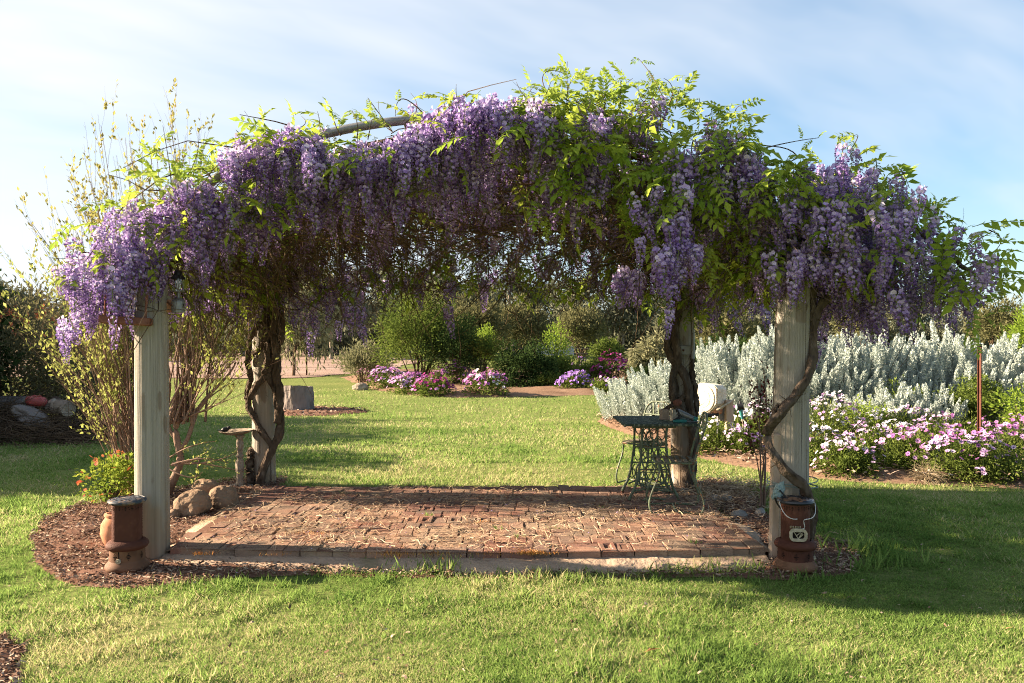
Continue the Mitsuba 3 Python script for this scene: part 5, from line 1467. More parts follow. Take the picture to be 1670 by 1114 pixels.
for lab, px, py, Yb, sx, sy, sz, sd in (('big rounded brown boulder in front, next to the shrub trunk', 304, 849, 0, .155, .15, .145, 11), ('flat topped brown boulder at the back of the three', 326, 828, 0, .17, .15, .14, 12), ('pointed brown boulder on the right of the three', 355, 838, 0, .135, .15, .135, 13), ('small dark stone tucked between the post and the big boulder', 277, 852, 0, .06, .06, .06, 14),
                                       ('flat grey stone edging the mulch right of the table', 1178, 822, 0, .12, .06, .05, 15), ('grey stone in the mulch near the front right post', 1243, 846, 0, .05, .05, .05, 16), ('dark stone beside the right edge of the bricks', 1208, 850, 0, .07, .06, .05, 17)):
    c = gp(px, py)
    k = thing('boulder' if sx > .1 and px < 400 else 'stone', lab, 'rock')
    put(k, moved(blob(1.0, sd, 4, .30, 1.1, (sx, sy, sz)), None, c + [0, sy * .9, sz * .72]), 'm_rock' if px < 400 else 'm_grey_rock', smooth=True)
k = thing('stone', 'pale rock at the left end of the back bed', 'rock')
put(k, moved(blob(1.0, 18, 3, .25, 1.2, (.26, .2, .15)), None, gp(588, 636) + [0, 0, .08]), 'm_log', smooth=True)

# stump, logs and the heap of dead branches
k = thing('tree_stump', 'sawn grey tree stump on the lawn', 'stump')
c = gp(478, 672) + [0, .36, 0]
n, nz = 64, 14
a = np.arange(n) * 2 * np.pi / n
rings = []
for q, z in enumerate(np.linspace(-.05, .55, nz)):
    rad = .345 * (1 + .10 * np.exp(-max(z, 0) * 9)) * (1 + .34 * (meshkit.fbm(np.stack([np.cos(a) * 1.6 + 5, np.sin(a) * 1.6, 0 * a + z * .6], -1), 3, 2) - .5) + .16 * (meshkit.fbm(np.stack([np.cos(a) * 7, np.sin(a) * 7, 0 * a + z * 3], -1), 3, 3) - .5))
    rings.append(np.stack([rad * np.cos(a), rad * np.sin(a), z + (.03 * np.cos(a + 2) + .05 * (meshkit.fbm(np.stack([np.cos(a) * 3, np.sin(a) * 3, 0 * a], -1), 3, 7) - .5)) * (q == nz - 1) + 0 * a], -1))
V = np.vstack(rings)
i, j = np.meshgrid(np.arange(nz - 1), np.arange(n), indexing='ij')
q = np.stack([i * n + j, i * n + (j + 1) % n, (i + 1) * n + (j + 1) % n, (i + 1) * n + j], -1).reshape(-1, 4)
part(k, 'bark_side', (V + c, np.vstack([q[:, [0, 1, 2]], q[:, [0, 2, 3]]])), 'm_stump', smooth=True)
top = rings[-1] + [0, 0, .003]
part(k, 'sawn_top', (np.vstack([top * [.97, .97, 1], [[0, 0, .555]]]) + c, np.array([[x, (x + 1) % n, n] for x in range(n)])), 'm_stump')


def log(label, a, b, r0, r1, mat_='m_log', name='log'):
    k = thing(name, label, 'log')
    P = spline([a, (np.asarray(a) + b) / 2 + [0, 0, .015], b], 12)
    rr = np.linspace(r0, r1, 12) * (1 + .1 * (meshkit.fbm(P * 7, 2, 3) - .5))
    m = tubes(P[None], rr[None], 14, caps=True)
    v = m[0] + (meshkit.fbm(m[0] * 9, 3, 2) - .5)[:, None] * .03
    part(k, 'bark', (v, m[1], m[2]), mat_, smooth=55)
    for e, dr_, rad in ((P[0], P[0] - P[1], r0), (P[-1], P[-1] - P[-2], r1)):
        R = frames(unit(dr_)[None], 0.0)[0]
        R = np.stack([R[:, 0], R[:, 2], R[:, 1]], -1)
        part(k, 'sawn_end', moved(lathe([(rad * .95, -.012), (rad * .93, .004), (0, .008)], 14), R @ np.diag([1, -1, 1]), e), 'm_log', smooth=30)


Yw = 13.9
log('thick grey log lying at the left edge behind the twigs', at(-60, 668, 14.4), at(46, 662, 14.2), .20, .17, 'm_stump')
log('short pale log with a dark hollow on the wood heap', at(94, 664, 13.7), at(112, 668, 13.5), .13, .12)
log('small grey log left of the pale hollow one', at(76, 664, 13.9), at(90, 656, 13.9), .06, .07)
log('dark log end leaning behind the pale one', at(88, 655, 14.1), at(104, 668, 14.0), .10, .09, 'm_bark')
k = thing('stone', 'grey split rock slab leaning on the heap of twigs', 'rock')
put(k, moved(blob(1.0, 24, 4, .4, 1.3, (.30, .26, .14)), roty(.5), at(50, 680, 13.4)), 'm_stump', smooth=True)
k = thing('red_tub', 'faded red plastic tub lying on the wood heap', 'tub')
c = at(59, 655, 13.8)
R = rotz(.3) @ roty(.15)
part(k, 'shell', moved(squarish([(.0, -.07, 3), (.13, -.07, 3), (.16, -.03, 3), (.165, .02, 3), (.15, .06, 3), (.11, .085, 3), (0, .09, 3)], 28), R @ np.diag([1, .8, 1]), c), 'm_red_plastic', smooth=60)
part(k, 'lid_ridge', moved(squarish([(.06, .085, 3), (.07, .10, 3), (.05, .105, 3), (0, .105, 3)], 20), R @ np.diag([1, .8, 1]), c), 'm_red_plastic', smooth=40)
rng = rng_of(61)
k = thing('branch_heap', 'heap of dead brown twigs and branches at the left edge of the lawn', 'twigs', kind='stuff')
n = 2300
x, y = rng.uniform(-10.5, -6.55, n), rng.uniform(12.6, 14.4, n)
hh = .62 * np.clip(1 - ((x + 9.3) / 3.0) ** 2, .05, 1) * np.clip(1 - ((y - 13.5) / 1.1) ** 2, .05, 1)
P1, R1 = stems(np.stack([x, y, rng.random(n) * hh + .01], -1), np.stack([rng.normal(.4, 1, n), rng.normal(0, .5, n), rng.normal(.05, .22, n)], -1), rng.uniform(.3, 1.2, n), rng.uniform(.003, .009, n), 6, -.25, .16, rng)
P1[..., 2] = np.maximum(P1[..., 2], .008)
put(k, tubes(P1, R1, 4), 'm_twig', smooth=True)
k = thing('grass_clump', 'clump of dry straw coloured grass at the edge of the right flower bed', 'dry grass')
c = gp(1522, 792) + [0, .15, .03]
n = 700
d = unit(rng.normal(0, 1, (n, 3)) * [1, .8, .6] + [0, 0, .5])
P1, R1 = stems(c + d * rng.uniform(.0, .12, n)[:, None], d, rng.uniform(.08, .24, n), .0022, 5, -1.0, .25, rng)
P1[..., 2] = np.maximum(P1[..., 2], .02)
part(k, 'blades', tubes(P1, R1, 3), 'm_dry_stalk', smooth=True, kind='stuff')

# sewing machine table, chairs and what lies on the table
tb = thing('treadle_table', 'green treadle sewing machine table with cast iron legs and a weathered top', 'table')
zt = .805
part(tb, 'table_top', moved(cbox(.72, .84, .022, .004), None, (1.415, 8.22, zt)), 'm_table_top')
part(tb, 'apron', merge(moved(cbox(.42, .03, .03, .004), None, (1.37, 7.97, zt - .027)), moved(cbox(.42, .03, .03, .004), None, (1.37, 8.45, zt - .027)), moved(cbox(.02, .45, .02, .004), None, (1.22, 8.21, zt - .022)), moved(cbox(.02, .45, .02, .004), None, (1.52, 8.21, zt - .022))), 'm_green_iron')


def oval(cx, cz, rx, rz, y, r=.006):
    a = np.linspace(0, 2 * np.pi, 17)
    return rod(np.stack([cx + rx * np.cos(a), 0 * a + y, cz + rz * np.sin(a)], -1), r, 5, caps=False)


for y in (7.97, 8.45):
    for bar in (rod([(1.25, y, .06), (1.37, y, .085), (1.49, y, .06)], .010, 6, 12), rod([(1.245, y, .575), (1.495, y, .575)], .009, 6), rod([(1.225, y, .36), (1.515, y, .36)], .008, 6), rod([(1.19, y, .14), (1.37, y, .19), (1.55, y, .14)], .010, 6, 12)):
        part(tb, 'cross_bar', bar, 'm_green_iron', smooth=True)
    for s in (-1, 1):
        part(tb, 'leg', rod([(1.37 + s * .125, y, zt - .02), (1.37 + s * .118, y, .62), (1.37 + s * .135, y, .42), (1.37 + s * .165, y, .25), (1.37 + s * .205, y, .14), (1.37 + s * .235, y, .085), (1.37 + s * .240, y, .055)], [.013, .012, .012, .014, .016], 8, 26), 'm_green_iron', smooth=True)
        part(tb, 'foot_tip', moved(cbox(.03, .03, .028, .006), None, (1.37 + s * .240, y, .058)), 'm_rust')
    sc = [oval(1.37 + s * .066, .735 - .03, .040, .058, y) for s in (-1, 0, 1)] + [oval(1.37 + (s - .5) * .075, .62 - q * .115, .034, .060, y) for s in (0, 1) for q in range(2)]
    sc += [oval(1.37 + s * .085, .455, .034, .075, y) for s in (-1, 1)] + [oval(1.37 + s * .10, .27, .040, .075, y) for s in (-1, 1)] + [oval(1.37, .46, .03, .05, y), oval(1.37 + .14, .25, .03, .045, y), oval(1.37 - .14, .25, .03, .045, y)]
    part(tb, 'scrollwork', merge(*sc), 'm_green_iron', smooth=True, label='cast iron loops in the end frame')
part(tb, 'brace', merge(rod([(1.25, 7.97, .60), (1.50, 8.45, .52)], .010, 6), rod([(1.50, 7.97, .60), (1.25, 8.45, .52)], .010, 6), rod([(1.37, 7.97, .16), (1.37, 8.45, .16)], .010, 6)), 'm_green_iron', smooth=True)
wh = [oval(1.38, .30, .155, .155, 8.18, .010), oval(1.38, .30, .075, .075, 8.18, .006)] + [rod([(1.38, 8.18, .30), (1.38 + .15 * math.cos(q), 8.18, .30 + .15 * math.sin(q))], .005, 5) for q in np.arange(6) * 1.047]
part(tb, 'wheel', merge(*wh), 'm_green_iron', smooth=True)
part(tb, 'treadle', moved(merge(cbox(.26, .012, .012, .003, (0, -.13, 0)), cbox(.26, .012, .012, .003, (0, .13, 0)), cbox(.012, .27, .012, .003, (-.13, 0, 0)), cbox(.012, .27, .012, .003, (.13, 0, 0)), *[cbox(.010, .26, .008, .002, (q * .04, 0, 0)) for q in (-2, -1, 0, 1, 2)]), roty(.15), (1.40, 8.22, .145)), 'm_green_iron')


def chair(label, pos, rot):
    k = thing('garden_chair', label, 'chair')
    R = rotz(rot)
    def L(m): return moved(m, R, pos)
    h, w = .45, .185
    a = np.linspace(0, 2 * np.pi, 25)
    sq = np.stack([w * np.sign(np.cos(a)) * np.abs(np.cos(a)) ** .35, w * np.sign(np.sin(a)) * np.abs(np.sin(a)) ** .35, 0 * a + h], -1)
    part(k, 'seat_frame', L(rod(sq, .010, 6, caps=False)), 'm_green_iron', smooth=True)
    for q in range(6):
        part(k, 'slat', L(cbox(.036, .35, .012, .003, (-.145 + q * .058, 0, h + .014))), 'm_slat')
    for sx in (-1, 1):
        for sy in (-1, 1):
            part(k, 'leg', L(rod([(sx * .16, sy * .175, h - .005), (sx * .19, sy * .185, h * .55), (sx * .225, sy * .20, .03), (sx * .212, sy * .20, .011)], .0095, 7, 12)), 'm_green_iron', smooth=True)
    for sy in (-1, 1):
        part(k, 'runner', L(rod([(-.215, sy * .2, .011), (0, sy * .198, .020), (.215, sy * .2, .011)], .009, 6, 10)), 'm_green_iron', smooth=True)
    part(k, 'stretcher', L(rod([(0, -.198, .02), (0, .198, .02)], .009, 6)), 'm_green_iron', smooth=True)
    part(k, 'back_frame', L(rod([(.165, -.175, h), (.21, -.175, h + .20), (.262, -.165, h + .37), (.272, -.12, h + .42), (.275, 0, h + .435), (.272, .12, h + .42), (.262, .165, h + .37), (.21, .175, h + .20), (.165, .175, h)], .010, 7, 40)), 'm_green_iron', smooth=True)
    part(k, 'back_rail', L(rod([(.232, -.17, h + .29), (.245, 0, h + .29), (.232, .17, h + .29)], .009, 6, 10)), 'm_green_iron', smooth=True)
    for q in (-1, 0, 1):
        part(k, 'back_bar', L(cbox(.008, .022, .13, .003, (.256, q * .07, h + .355))), 'm_green_iron')
    return k


chair('green iron garden chair with slatted seat standing in front of the table, side on', (1.475, 7.50, .068), -.10)
chair('second green iron chair half hidden behind the table', (1.45, 9.05, .036), .75)
ztop = zt + .012
for lab, x, y, s, mt in (('small grey square pot at the back of the table top', 1.52, 8.25, (.075, .075, .10), 'm_concrete'), ('small whitish square pot beside the grey one on the table', 1.60, 8.12, (.075, .075, .11), 'm_cream')):
    k = thing('plant_pot', lab, 'pot')
    part(k, 'walls', merge(*[moved(moved(cbox(s[0], .010, s[2], .003), None, (0, s[1] / 2 - .005, s[2] / 2)), rotz(.2 + q * math.pi / 2), (x, y, ztop)) for q in range(4)]), mt)
    part(k, 'soil', moved(cbox(s[0] - .022, s[1] - .022, s[2] * .8, .002), rotz(.2), (x, y, ztop + s[2] * .41)), 'm_soil')
k = thing('hand_trowel', 'garden trowel with a teal handle lying at the front of the table', 'trowel')
part(k, 'handle', rod([(1.54, 7.90, ztop + .016), (1.60, 7.905, ztop + .018), (1.67, 7.91, ztop + .016)], [.012, .017, .014], 10, 10), 'm_teal', smooth=True)
part(k, 'blade', moved(cbox(.11, .06, .005, .002), rotz(.1), (1.735, 7.92, ztop + .012)), 'm_galv')
k = thing('hose_nozzle', 'black and grey hose spray gun lying on the table', 'hose nozzle')
part(k, 'barrel', rod([(1.60, 7.99, ztop + .10), (1.66, 7.98, ztop + .075), (1.75, 7.96, ztop + .035)], [.032, .026, .022], 12, 12), 'm_galv', smooth=40)
part(k, 'grip', rod([(1.63, 7.98, ztop + .08), (1.60, 7.96, ztop + .04), (1.56, 7.95, ztop + .02)], [.018, .015], 8, 10), 'm_black', smooth=40)
part(k, 'ring', moved(lathe([(.030, -.01), (.036, -.006), (.036, .006), (.030, .01)], 18), roty(1.1), (1.604, 7.99, ztop + .098)), 'm_black', smooth=40)
part(k, 'connector', rod([(1.75, 7.96, ztop + .035), (1.785, 7.952, ztop + .026)], [.026, .024], 10), 'm_teal', smooth=40)
k = thing('dry_sprig', 'brown dried seed head standing behind the pots on the table', 'dried plant')
part(k, 'stalk', rod([(1.60, 8.24, ztop), (1.62, 8.24, ztop + .12), (1.66, 8.23, ztop + .20)], .006, 6, 10), 'm_twig', smooth=True)
part(k, 'seed_head', moved(blob(.035, 33, 2, .3, 2, (1.3, .8, 1)), None, (1.65, 8.23, ztop + .17)), 'm_red_wood', smooth=True)

# hose reel, its stake, the sprinkler and the rusty post
k = thing('hose_reel', 'round cream white hose reel with yellowed casing in front of the silver bushes', 'hose reel')
c = at(1152, 650, 11.9)
ax = unit(np.array([-.72, -.69, .05]))
s_ = unit(np.cross([0, 0, 1.0], ax))
R = np.stack([s_, np.cross(ax, s_), ax], -1)
from shapely.geometry import Point, box as sbox
prof = Point(0, 0).buffer(.225, quad_segs=16).union(Polygon([(0, .225), (.17, .20), (.23, .15), (.235, -.06), (.17, -.15), (0, -.21)])).buffer(-.03).buffer(.03, quad_segs=8)
shell = []
for d0, d1, g in ((-.17, -.155, .012), (-.155, .075, 0.0), (.075, .095, .012)):
    m = trimesh.creation.extrude_polygon(prof.buffer(-g), d1 - d0, engine='earcut')
    shell.append((np.array(m.vertices) + [0, 0, d0], np.array(m.faces)))
part(k, 'housing', moved(merge(*shell), R, c), 'm_white_plastic', smooth=40)
part(k, 'face_rings', moved(lathe([(.205, .094), (.195, .108), (.17, .112), (.165, .106), (.135, .107), (.13, .114), (.085, .116), (.08, .110), (.045, .113), (0, .116)], 40), R, c + ax * .002), 'm_white_plastic', smooth=30)
part(k, 'lower_guard', moved(cbox(.16, .08, .18, .02, (.12, -.17, -.04)), R, c), 'm_terracotta', smooth=50)
part(k, 'crank_handle', rod([at(1169, 669, 11.7), at(1184, 660, 11.7), at(1197, 652, 11.75)], [.018, .016, .012], 8, 10), 'm_cream', smooth=40)
part(k, 'outlet', rod([at(1150, 678, 11.75), at(1172, 676, 11.75)], [.035, .02], 10), 'm_black', smooth=40)
part(k, 'bracket', merge(cbox(.10, .06, .34, .008, at(1178, 668, 11.95)), cbox(.05, .05, .62, .008, at(1172, 660, 12.1) - [0, 0, .30])), 'm_galv')
k = thing('timber_stake', 'short pale timber stake standing beside the hose reel', 'stake')
e = at(1189, 652, 11.8)
put(k, cbox(.105, .105, e[2] + .1, .008, (e[0], e[1], (e[2] - .1) / 2)), 'm_white_wood')
k = thing('sprinkler', 'blue green garden sprinkler head on a pointed stake among the daisies', 'sprinkler')
c = at(1205, 664, 11.3)
part(k, 'head', rod([c + [-.03, 0, .0], c + [.05, -.01, .012]], [.045, .045], 14), 'm_black', smooth=40)
part(k, 'face', moved(lathe([(0, .012), (.030, .01), (.042, 0)], 18), np.stack([[0, 1.0, 0], [0, 0, 1.0], [-1.0, 0, 0]], -1), c + [-.035, -.01, 0]), 'm_rope', smooth=True)
part(k, 'knob', rod([c + [.02, 0, .045], c + [.022, 0, .085]], [.018, .014], 10), 'm_black', smooth=40)
part(k, 'spike', rod([c + [.025, 0, -.035], c + [.035, -.005, -.10], c + [.045, -.01, -.16]], [.028, .022, .016], 10), 'm_teal', smooth=40)
part(k, 'tip', rod([c + [.045, -.01, -.155], c + [.056, -.015, -.26], c + [.066, -.02, -.62]], [.014, .008, .006], 8), 'm_cream', smooth=40)
k = thing('rusty_post', 'slender rusty steel post with a dark cap among the daisies on the right', 'post')
t = at(1597, 566, 11.6)
part(k, 'shaft', merge(cbox(.055, .012, t[2] + .1, .002, (t[0], t[1], (t[2] - .1) / 2)), cbox(.012, .05, t[2] + .1, .002, (t[0], t[1] - .031, (t[2] - .1) / 2))), 'm_rust')
part(k, 'cap', moved(lathe([(0, 0), (.03, 0), (.034, .012), (.022, .024), (.03, .034), (.02, .045), (0, .047)], 14), None, t - [0, .01, 0]), 'm_black', smooth=40)

# small things fixed to the posts
k = thing('metal_bracket', 'grey metal bracket and pipe fixed to the back right post', 'bracket')
c = at(1130, 562, 8.85)
part(k, 'pipe', rod([c + [0, 0, .16], c + [0, 0, -.15]], .020, 10), 'm_galv', smooth=40)
part(k, 'plate', cbox(.16, .02, .10, .004, c + [-.06, .02, -.06]), 'm_galv')
part(k, 'bolt', rod([c + [-.10, .012, -.06], c + [-.10, -.008, -.06]], .010, 8), 'm_rust', smooth=40)
k = thing('baling_twine', 'pale blue twine tied round the front right post and vine', 'twine')
a = np.linspace(0, 2 * np.pi, 33)
for py, tl in ((788, .010), (796, -.012)):
    z = Z(py, 5.9)
    part(k, 'loop', rod(np.stack([FR[0] + .025 + .178 * np.cos(a), FR[1] - .01 + .165 * np.sin(a), z + tl * np.sin(a + 1)], -1), .0045, 5, caps=False), 'm_rope', smooth=True)
rng = rng_of(66)
fb = at(1262, 792, 5.84)
P1, R1 = stems(fb + rng.normal(0, .006, (40, 3)), rng.normal(0, 1, (40, 3)) * [1, .6, 1] + [-.6, -.4, .2], rng.uniform(.03, .08, 40), .0012, 5, -.4, .25, rng)
part(k, 'frayed_end', tubes(P1, R1, 3), 'm_rope', kind='stuff')
k = thing('rag', 'crumpled grey blue rag tucked under the twine on the front right post', 'rag')
put(k, moved(blob(1.0, 41, 4, .55, 1.8, (.036, .03, .062)), roty(.35), at(1270, 803, 5.80)), 'm_rope', smooth=True)
k = thing('cable', 'thin black cable looping down from the rag to the lid of the right heater', 'cable')
put(k, rod([at(1265, 797, 5.79), at(1275, 803, 5.765), at(1284, 813, 5.765), at(1297, 817, 5.79), at(1304, 812, 5.84)], .006, 6, 26), 'm_black', smooth=True)
k = thing('cable', 'second black cable hanging down the left side of the rag', 'cable')
put(k, rod([at(1264, 806, 5.79), at(1265, 815, 5.785), at(1270, 825, 5.78), at(1276, 831, 5.76)], .006, 6, 18), 'm_black', smooth=True)

# fence and sheds far behind
k = thing('wire_fence', 'star picket wire fence between the lawn and the dirt drive', 'fence')
for px in (250, 375, 500, 622, 744, 866, 988, 1110):
    Y = 36.5
    part(k, 'picket', merge(cbox(.06, .012, 1.35, .002, (XY(px, Y), Y, .62)), cbox(.012, .05, 1.35, .002, (XY(px, Y), Y - .03, .62))), 'm_rust')
for z in (.35, .7, 1.0, 1.22):
    part(k, 'wire', rod([(XY(-100, 36.5), 36.47, z), (XY(1200, 36.5), 36.47, z)], .006, 4), 'm_galv')


def shed(label, px0, px1, Y, h, roof_h, arched):
    k = thing('shed', label, 'shed')
    x0_, x1_ = XY(px0, Y), XY(px1, Y)
    w, cx = x1_ - x0_, (x0_ + x1_) / 2
    part(k, 'wall', cbox(w, 3.0, h, .02, (cx, Y + 1.5, h / 2)), 'm_shed_wall')
    a = np.linspace(0, np.pi, 13)
    if arched: pr = np.stack([cx + (w / 2 + .1) * np.cos(a), h + roof_h * np.sin(a)], -1)
    else: pr = np.array([[cx + w / 2 + .15, h - .03], [cx, h + roof_h], [cx - w / 2 - .15, h - .03]])
    m = trimesh.creation.extrude_polygon(Polygon(np.vstack([pr, (pr - [cx, h - .04]) * .96 + [cx, h - .04]][::1] if False else [pr, pr[::-1] * 1.0 - [0, .06]])), 3.3, engine='earcut')
    v = np.array(m.vertices)
    part(k, 'roof', (np.stack([v[:, 0], Y + 3.15 - v[:, 2], v[:, 1] + .01], -1), np.array(m.faces)), 'm_shed_roof')
    part(k, 'door', cbox(.9, .06, h * .85, .01, (cx + w * .2, Y - .01, h * .43)), 'm_shed_roof')


shed('low grey shed with a curved roof far away behind the back bed', 603, 642, 84, 1.05, .62, True)
shed('low white shed with a shallow roof behind the tall rose shoots', 876, 936, 82, 1.55, .45, False)


# ------------------------------------------------------------------ grass
def blades(xy, z, h0, h1, w, seed, seg=2, lean=.75):
    r = rng_of(seed)
    n = len(xy)
    a = r.uniform(0, 6.283, n)
    d = unit(np.stack([np.cos(a) * lean * r.uniform(.3, 1.5, n), np.sin(a) * lean * r.uniform(.3, 1.5, n), np.ones(n)], -1))
    hn = .5 * meshkit.fbm(np.column_stack([xy * 2.2, 0 * a]), 3, 6) + .5 * meshkit.fbm(np.column_stack([xy * 8.0, 0 * a]), 2, 16)
    h = r.uniform(h0, h1, n) * np.clip(.2 + 1.6 * hn, .4, 1.8)
    if seg == 2:
        v = np.array([[-w, 0, 0], [w, 0, 0], [-w * .8, .5, .06], [w * .8, .5, .06], [0, 1, -.12]])
        f = np.array([[0, 1, 3], [0, 3, 2], [2, 3, 4]])
    else:
        v = np.array([[-w, 0, 0], [w, 0, 0], [0, 1, 0.0]])
        f = np.array([[0, 1, 2]])
    return cards((v, f, v[:, 1].copy()), np.column_stack([xy, z]), frames(d, r.uniform(0, 6.28, n)), h, r.random(n))


def spread(n, x0, x1, y0, y1, seed, bare=()):
    """points of the lawn, denser nearer the viewer's side, none on the beds"""
    r = rng_of(seed)
    y = 1 / r.uniform(1 / y1, 1 / y0, n)
    half = y * .66 + .25
    x = r.uniform(-1, 1, n) * half
    xy = np.column_stack([x, y])
    ok = (x > x0) & (x < x1)
    thin = meshkit.fbm(np.column_stack([xy * 1.6, 0 * x]), 3, 11)
    thin = .5 * thin + .5 * meshkit.fbm(np.column_stack([xy * 7.0, 0 * x]), 2, 12)
    ok &= r.random(n) < np.clip(.55 + (thin - .36) * 3.6, .22, 1)
    strip = (x > -2.1) & (x < 1.75) & (y < 5.80) & (meshkit.fbm(np.column_stack([xy * 3.2, 0 * x]), 3, 21) > .40 + (y - 5.45) * .25)
    for p in bare: ok &= ~inside(p, xy) | (strip if p is bed_left else False)
    return xy[ok]


BARE = [bed_left, bed_corner, bed_right, bed_back, bed_stump, patio_poly.buffer(.02)]
parts_ = []
a = spread(250000, -9, 9, 3.75, 6.6, 1, BARE); parts_.append(blades(a, lawn_z(a[:, 0], a[:, 1]), .014, .044, .06, 1, 2, 1.0))
a = spread(120000, -12, 12, 6.4, 11, 2, BARE); parts_.append(blades(a, lawn_z(a[:, 0], a[:, 1]), .025, .06, .10, 2, 1, .85))
a = spread(110000, -20, 20, 10.8, 27, 3, BARE); parts_.append(blades(a, lawn_z(a[:, 0], a[:, 1]), .03, .06, .16, 3, 1))
k = thing('grass', 'short lawn grass with drier straw coloured blades mixed in', 'grass', kind='stuff')
put(k, merge(*parts_), 'm_grass')
# longer tufts along the mulch and in the paving
r = rng_of(31)
tufts = []
for px, py, n, h, w in ((720, 935, 60, .13, .12), (760, 925, 40, .12, .1), (1110, 935, 60, .10, .12), (1190, 930, 50, .10, .14), (1420, 905, 90, .16, .14), (1450, 925, 60, .13, .12), (1390, 930, 50, .12, .1), (640, 930, 40, .09, .12), (330, 958, 60, .07, .2), (420, 955, 70, .08, .2), (540, 948, 60, .08, .2), (860, 948, 60, .08, .2), (980, 945, 70, .08, .2), (1260, 952, 50, .08, .15), (1320, 950, 40, .09, .1),
                        (760, 668, 40, .16, .4), (900, 672, 40, .16, .4), (650, 682, 50, .16, .5), (820, 700, 40, .14, .5), (990, 660, 40, .2, .4), (565, 706, 30, .12, .3), (700, 712, 30, .12, .3)):
    c = gp(px, py)[:2]
    xy = c + r.normal(0, w, (n, 2)) * [1, .5]
    xy = xy[~inside(patio_poly, xy)]
    tufts.append(blades(xy, 0 * xy[:, 0] + .004, h * .6, h * 1.2, .045, int(px), 2, .5))
for px, py, z in ((600, 880, .1), (1132, 884, .11), (846, 878, .1), (985, 828, .07), (560, 805, .05), (812, 862, .09), (700, 843, .08), (905, 862, .09)):
    c = gp(px, py, z)
    xy = c[:2] + r.normal(0, .022, (16, 2))
    tufts.append(blades(xy, 0 * xy[:, 0] + z - .015, .03, .06, .08, int(px) + 7, 2, .8))
r = rng_of(32)                                          # brighter clumps scattered over the near lawn
cl = spread(1500, -7, 7, 3.8, 8.5, 33, BARE)
cl = cl[meshkit.fbm(np.column_stack([cl * 1.3, 0 * cl[:, 0]]), 3, 41) > .47]
for q, c in enumerate(cl[:420]):
    xy = c + r.normal(0, r.uniform(.02, .05), (26, 2))
    tufts.append(blades(xy, 0 * xy[:, 0] + .002, .035, .075, .05, 900 + q, 2, .75))
k = thing('grass_tufts', 'longer green tufts growing along the mulch and between the bricks', 'grass', kind='stuff')
put(k, merge(*tufts), 'm_grass')


# ------------------------------------------------------------------ litter
def strips(xy, z, l0, l1, w0, w1, seed, lift=.25, curve=.3):
    r = rng_of(seed)
    n = len(xy)
    a = r.uniform(0, 6.283, n)
    d = unit(np.stack([np.cos(a), np.sin(a), r.normal(0, lift, n)], -1))
    L = r.uniform(l0, l1, n)
    w = (r.uniform(w0, w1, n) / L)
    v = np.array([[-1, 0, 0], [1, 0, 0], [-1, .5, 0], [1, .5, 0], [-1, 1, 0], [1, 1, 0.0]])
    f = np.array([[0, 1, 3], [0, 3, 2], [2, 3, 5], [2, 5, 4]])
    R = frames(d, r.normal(0, .6, n))
    k = r.normal(0, curve, n)
    pts = np.repeat(v[None], n, 0)
    pts[:, :, 0] *= w[:, None]
    pts[:, 2:4, 0] += (k * .35)[:, None]
    pts[:, 2:4, 2] += np.abs(r.normal(0, .12, n))[:, None]
    V = np.column_stack([xy, z])[:, None] + np.einsum('mij,mkj->mki', R, pts) * L[:, None, None]
    return V.reshape(-1, 3), (np.arange(n)[:, None, None] * 6 + f[None]).reshape(-1, 3), np.stack([np.repeat(r.random(n), 6), np.tile(v[:, 1], n)], -1)


def in_poly(poly, n, seed, avoid=None):
    r = rng_of(seed)
    x0, y0, x1, y1 = poly.bounds
    p = r.uniform([x0, y0], [x1, y1], (n * 12, 2))
    ok = inside(poly, p)
    if avoid is not None: ok &= ~inside(avoid, p)
    return p[ok][:n]


r = rng_of(41)
ms = []
a = in_poly(bed_left, 24000, 1, patio_poly); ms.append(strips(a, .018 + r.uniform(0, .035, len(a)), .012, .042, .002, .006, 1))
a = in_poly(bed_corner, 900, 2); ms.append(strips(a, .01 + r.uniform(0, .03, len(a)), .015, .05, .002, .006, 2))
a = in_poly(bed_right.intersection(Polygon([(-3, 8), (13, 8), (13, 14), (-3, 18)])), 9000, 3); ms.append(strips(a, .05 + r.uniform(0, .12, len(a)), .04, .12, .004, .012, 3))
a = in_poly(bed_stump, 600, 4); ms.append(strips(a, .02 + r.uniform(0, .04, len(a)), .04, .1, .006, .015, 4))
a = spread(600, -7, 7, 3.8, 11, 34, BARE); ms.append(strips(a, .010 + r.uniform(0, .015, len(a)), .012, .036, .003, .007, 9))
k = thing('mulch', 'loose bark chips and dry stalks strewn over the garden beds', 'mulch', kind='stuff')
put(k, merge(*ms), 'm_chip')
ms = []
a = in_poly(patio_poly, 9500, 6)
w = meshkit.fbm(np.column_stack([a * 1.5, 0 * a[:, 0]]), 3, 8) + .25 * np.exp(-((a[:, 0] + 1.2) ** 2 / 2 + (a[:, 1] - 6.4) ** 2 * 2))
a = a[r.random(len(a)) < np.clip((w - .36) * 3.4, .04, 1)]
za = 0.115 + (a[:, 1] - 5.97) / 2.94 * -.08
ms.append(strips(a, za + r.uniform(.002, .02, len(a)), .03, .13, .0009, .0024, 6, .12, .5))
a = in_poly(bed_left, 1500, 7, patio_poly); ms.append(strips(a, .02 + r.uniform(0, .03, len(a)), .04, .13, .001, .0025, 7, .2, .5))
c = gp(1160, 815)[:2]
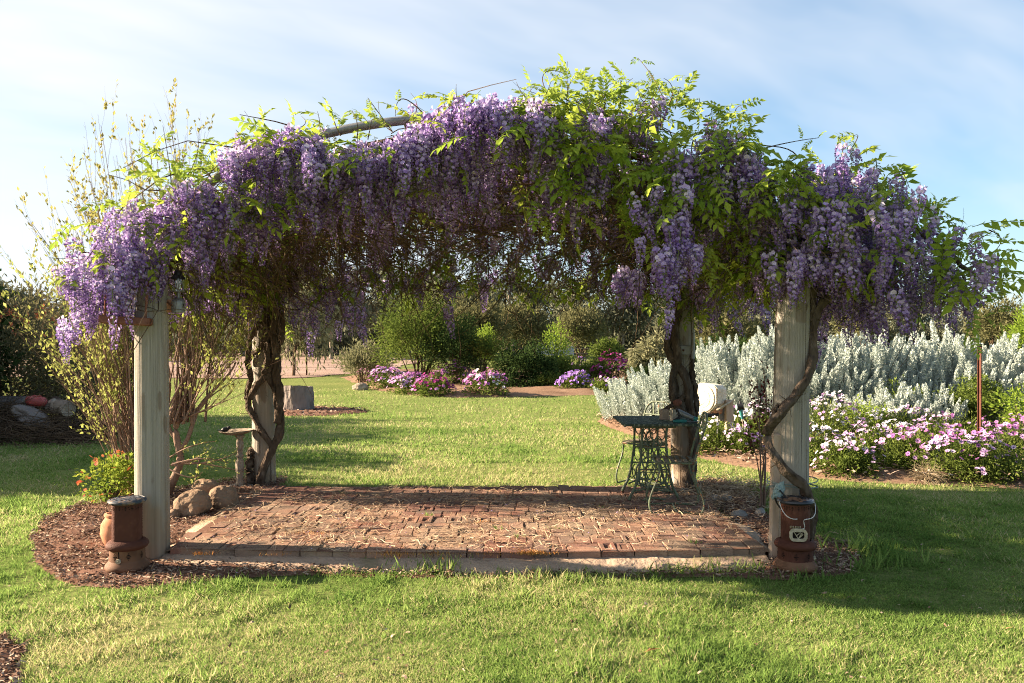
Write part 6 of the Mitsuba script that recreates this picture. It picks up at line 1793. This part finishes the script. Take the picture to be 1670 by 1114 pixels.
a = np.vstack([c + r.normal(0, 1, (900, 2)) * [.28, .40], gp(1200, 800)[:2] + r.normal(0, 1, (500, 2)) * [.2, .2]]); ms.append(strips(a, .02 + r.uniform(0, .07, len(a)), .06, .2, .0015, .004, 8, .3, .5))
k = thing('straw_litter', 'dry pale straw and tendrils littering the bricks and mulch', 'straw', kind='stuff')
put(k, merge(*ms), 'm_straw')
pp = np.vstack([in_poly(patio_poly, 130, 17), in_poly(bed_left, 60, 18, patio_poly)])
k = thing('fallen_petals', 'fallen lilac wisteria petals on the bricks and mulch', 'petals', kind='stuff')
put(k, cards(QUAD, np.column_stack([pp, np.where(inside(patio_poly, pp), .118 - (pp[:, 1] - 5.97) / 2.94 * .08, .035)]), frames(r.normal(0, 1, (len(pp), 3)) * [1, 1, .25], r.normal(0, .5, len(pp))), .017, r.random(len(pp)) * .6 + .3), 'm_wist_flower')
ms = []
for px, py, w, n in ((800, 0, 0, 0), (868, 903, .07, 420), (500, 868, .12, 260), (520, 880, .10, 150), (790, 850, .10, 200), (650, 905, .10, 120), (760, 902, .2, 200), (330, 905, .05, 60), (1035, 838, .04, 80), (450, 905, .06, 60)):
    if not n: continue
    c = gp(px, py, .1)
    xy = c[:2] + r.normal(0, 1, (n, 2)) * [w, w * .45]
    ms.append(blades(xy, .105 + (xy[:, 1] - 5.97) / 2.94 * -.08 - .006, .012, .03, .12, px, 1, .6))
k = thing('moss', 'rusty orange moss cushions on the bricks', 'moss', kind='stuff')
put(k, merge(*ms), 'm_moss')
for px, py, L, lab in ((1065, 1079, .085, 'curled brown leaf on the lawn in the foreground'), (1648, 1040, .05, 'small pale dead leaf on the right of the lawn'), (335, 972, .04, 'pale scrap of leaf on the grass near the left heater'), (935, 1004, .035, 'tiny pale leaf on the middle of the lawn')):
    k = thing('dry_leaf', lab, 'leaf')
    v, f, u = leaf_tpl(.24, .10, .05)
    put(k, moved((v, f), frames(np.array([[1, .2, .25]]), .4)[0], gp(px, py) + [-L / 2, 0, .045], L), 'm_dry_leaf', smooth=True)
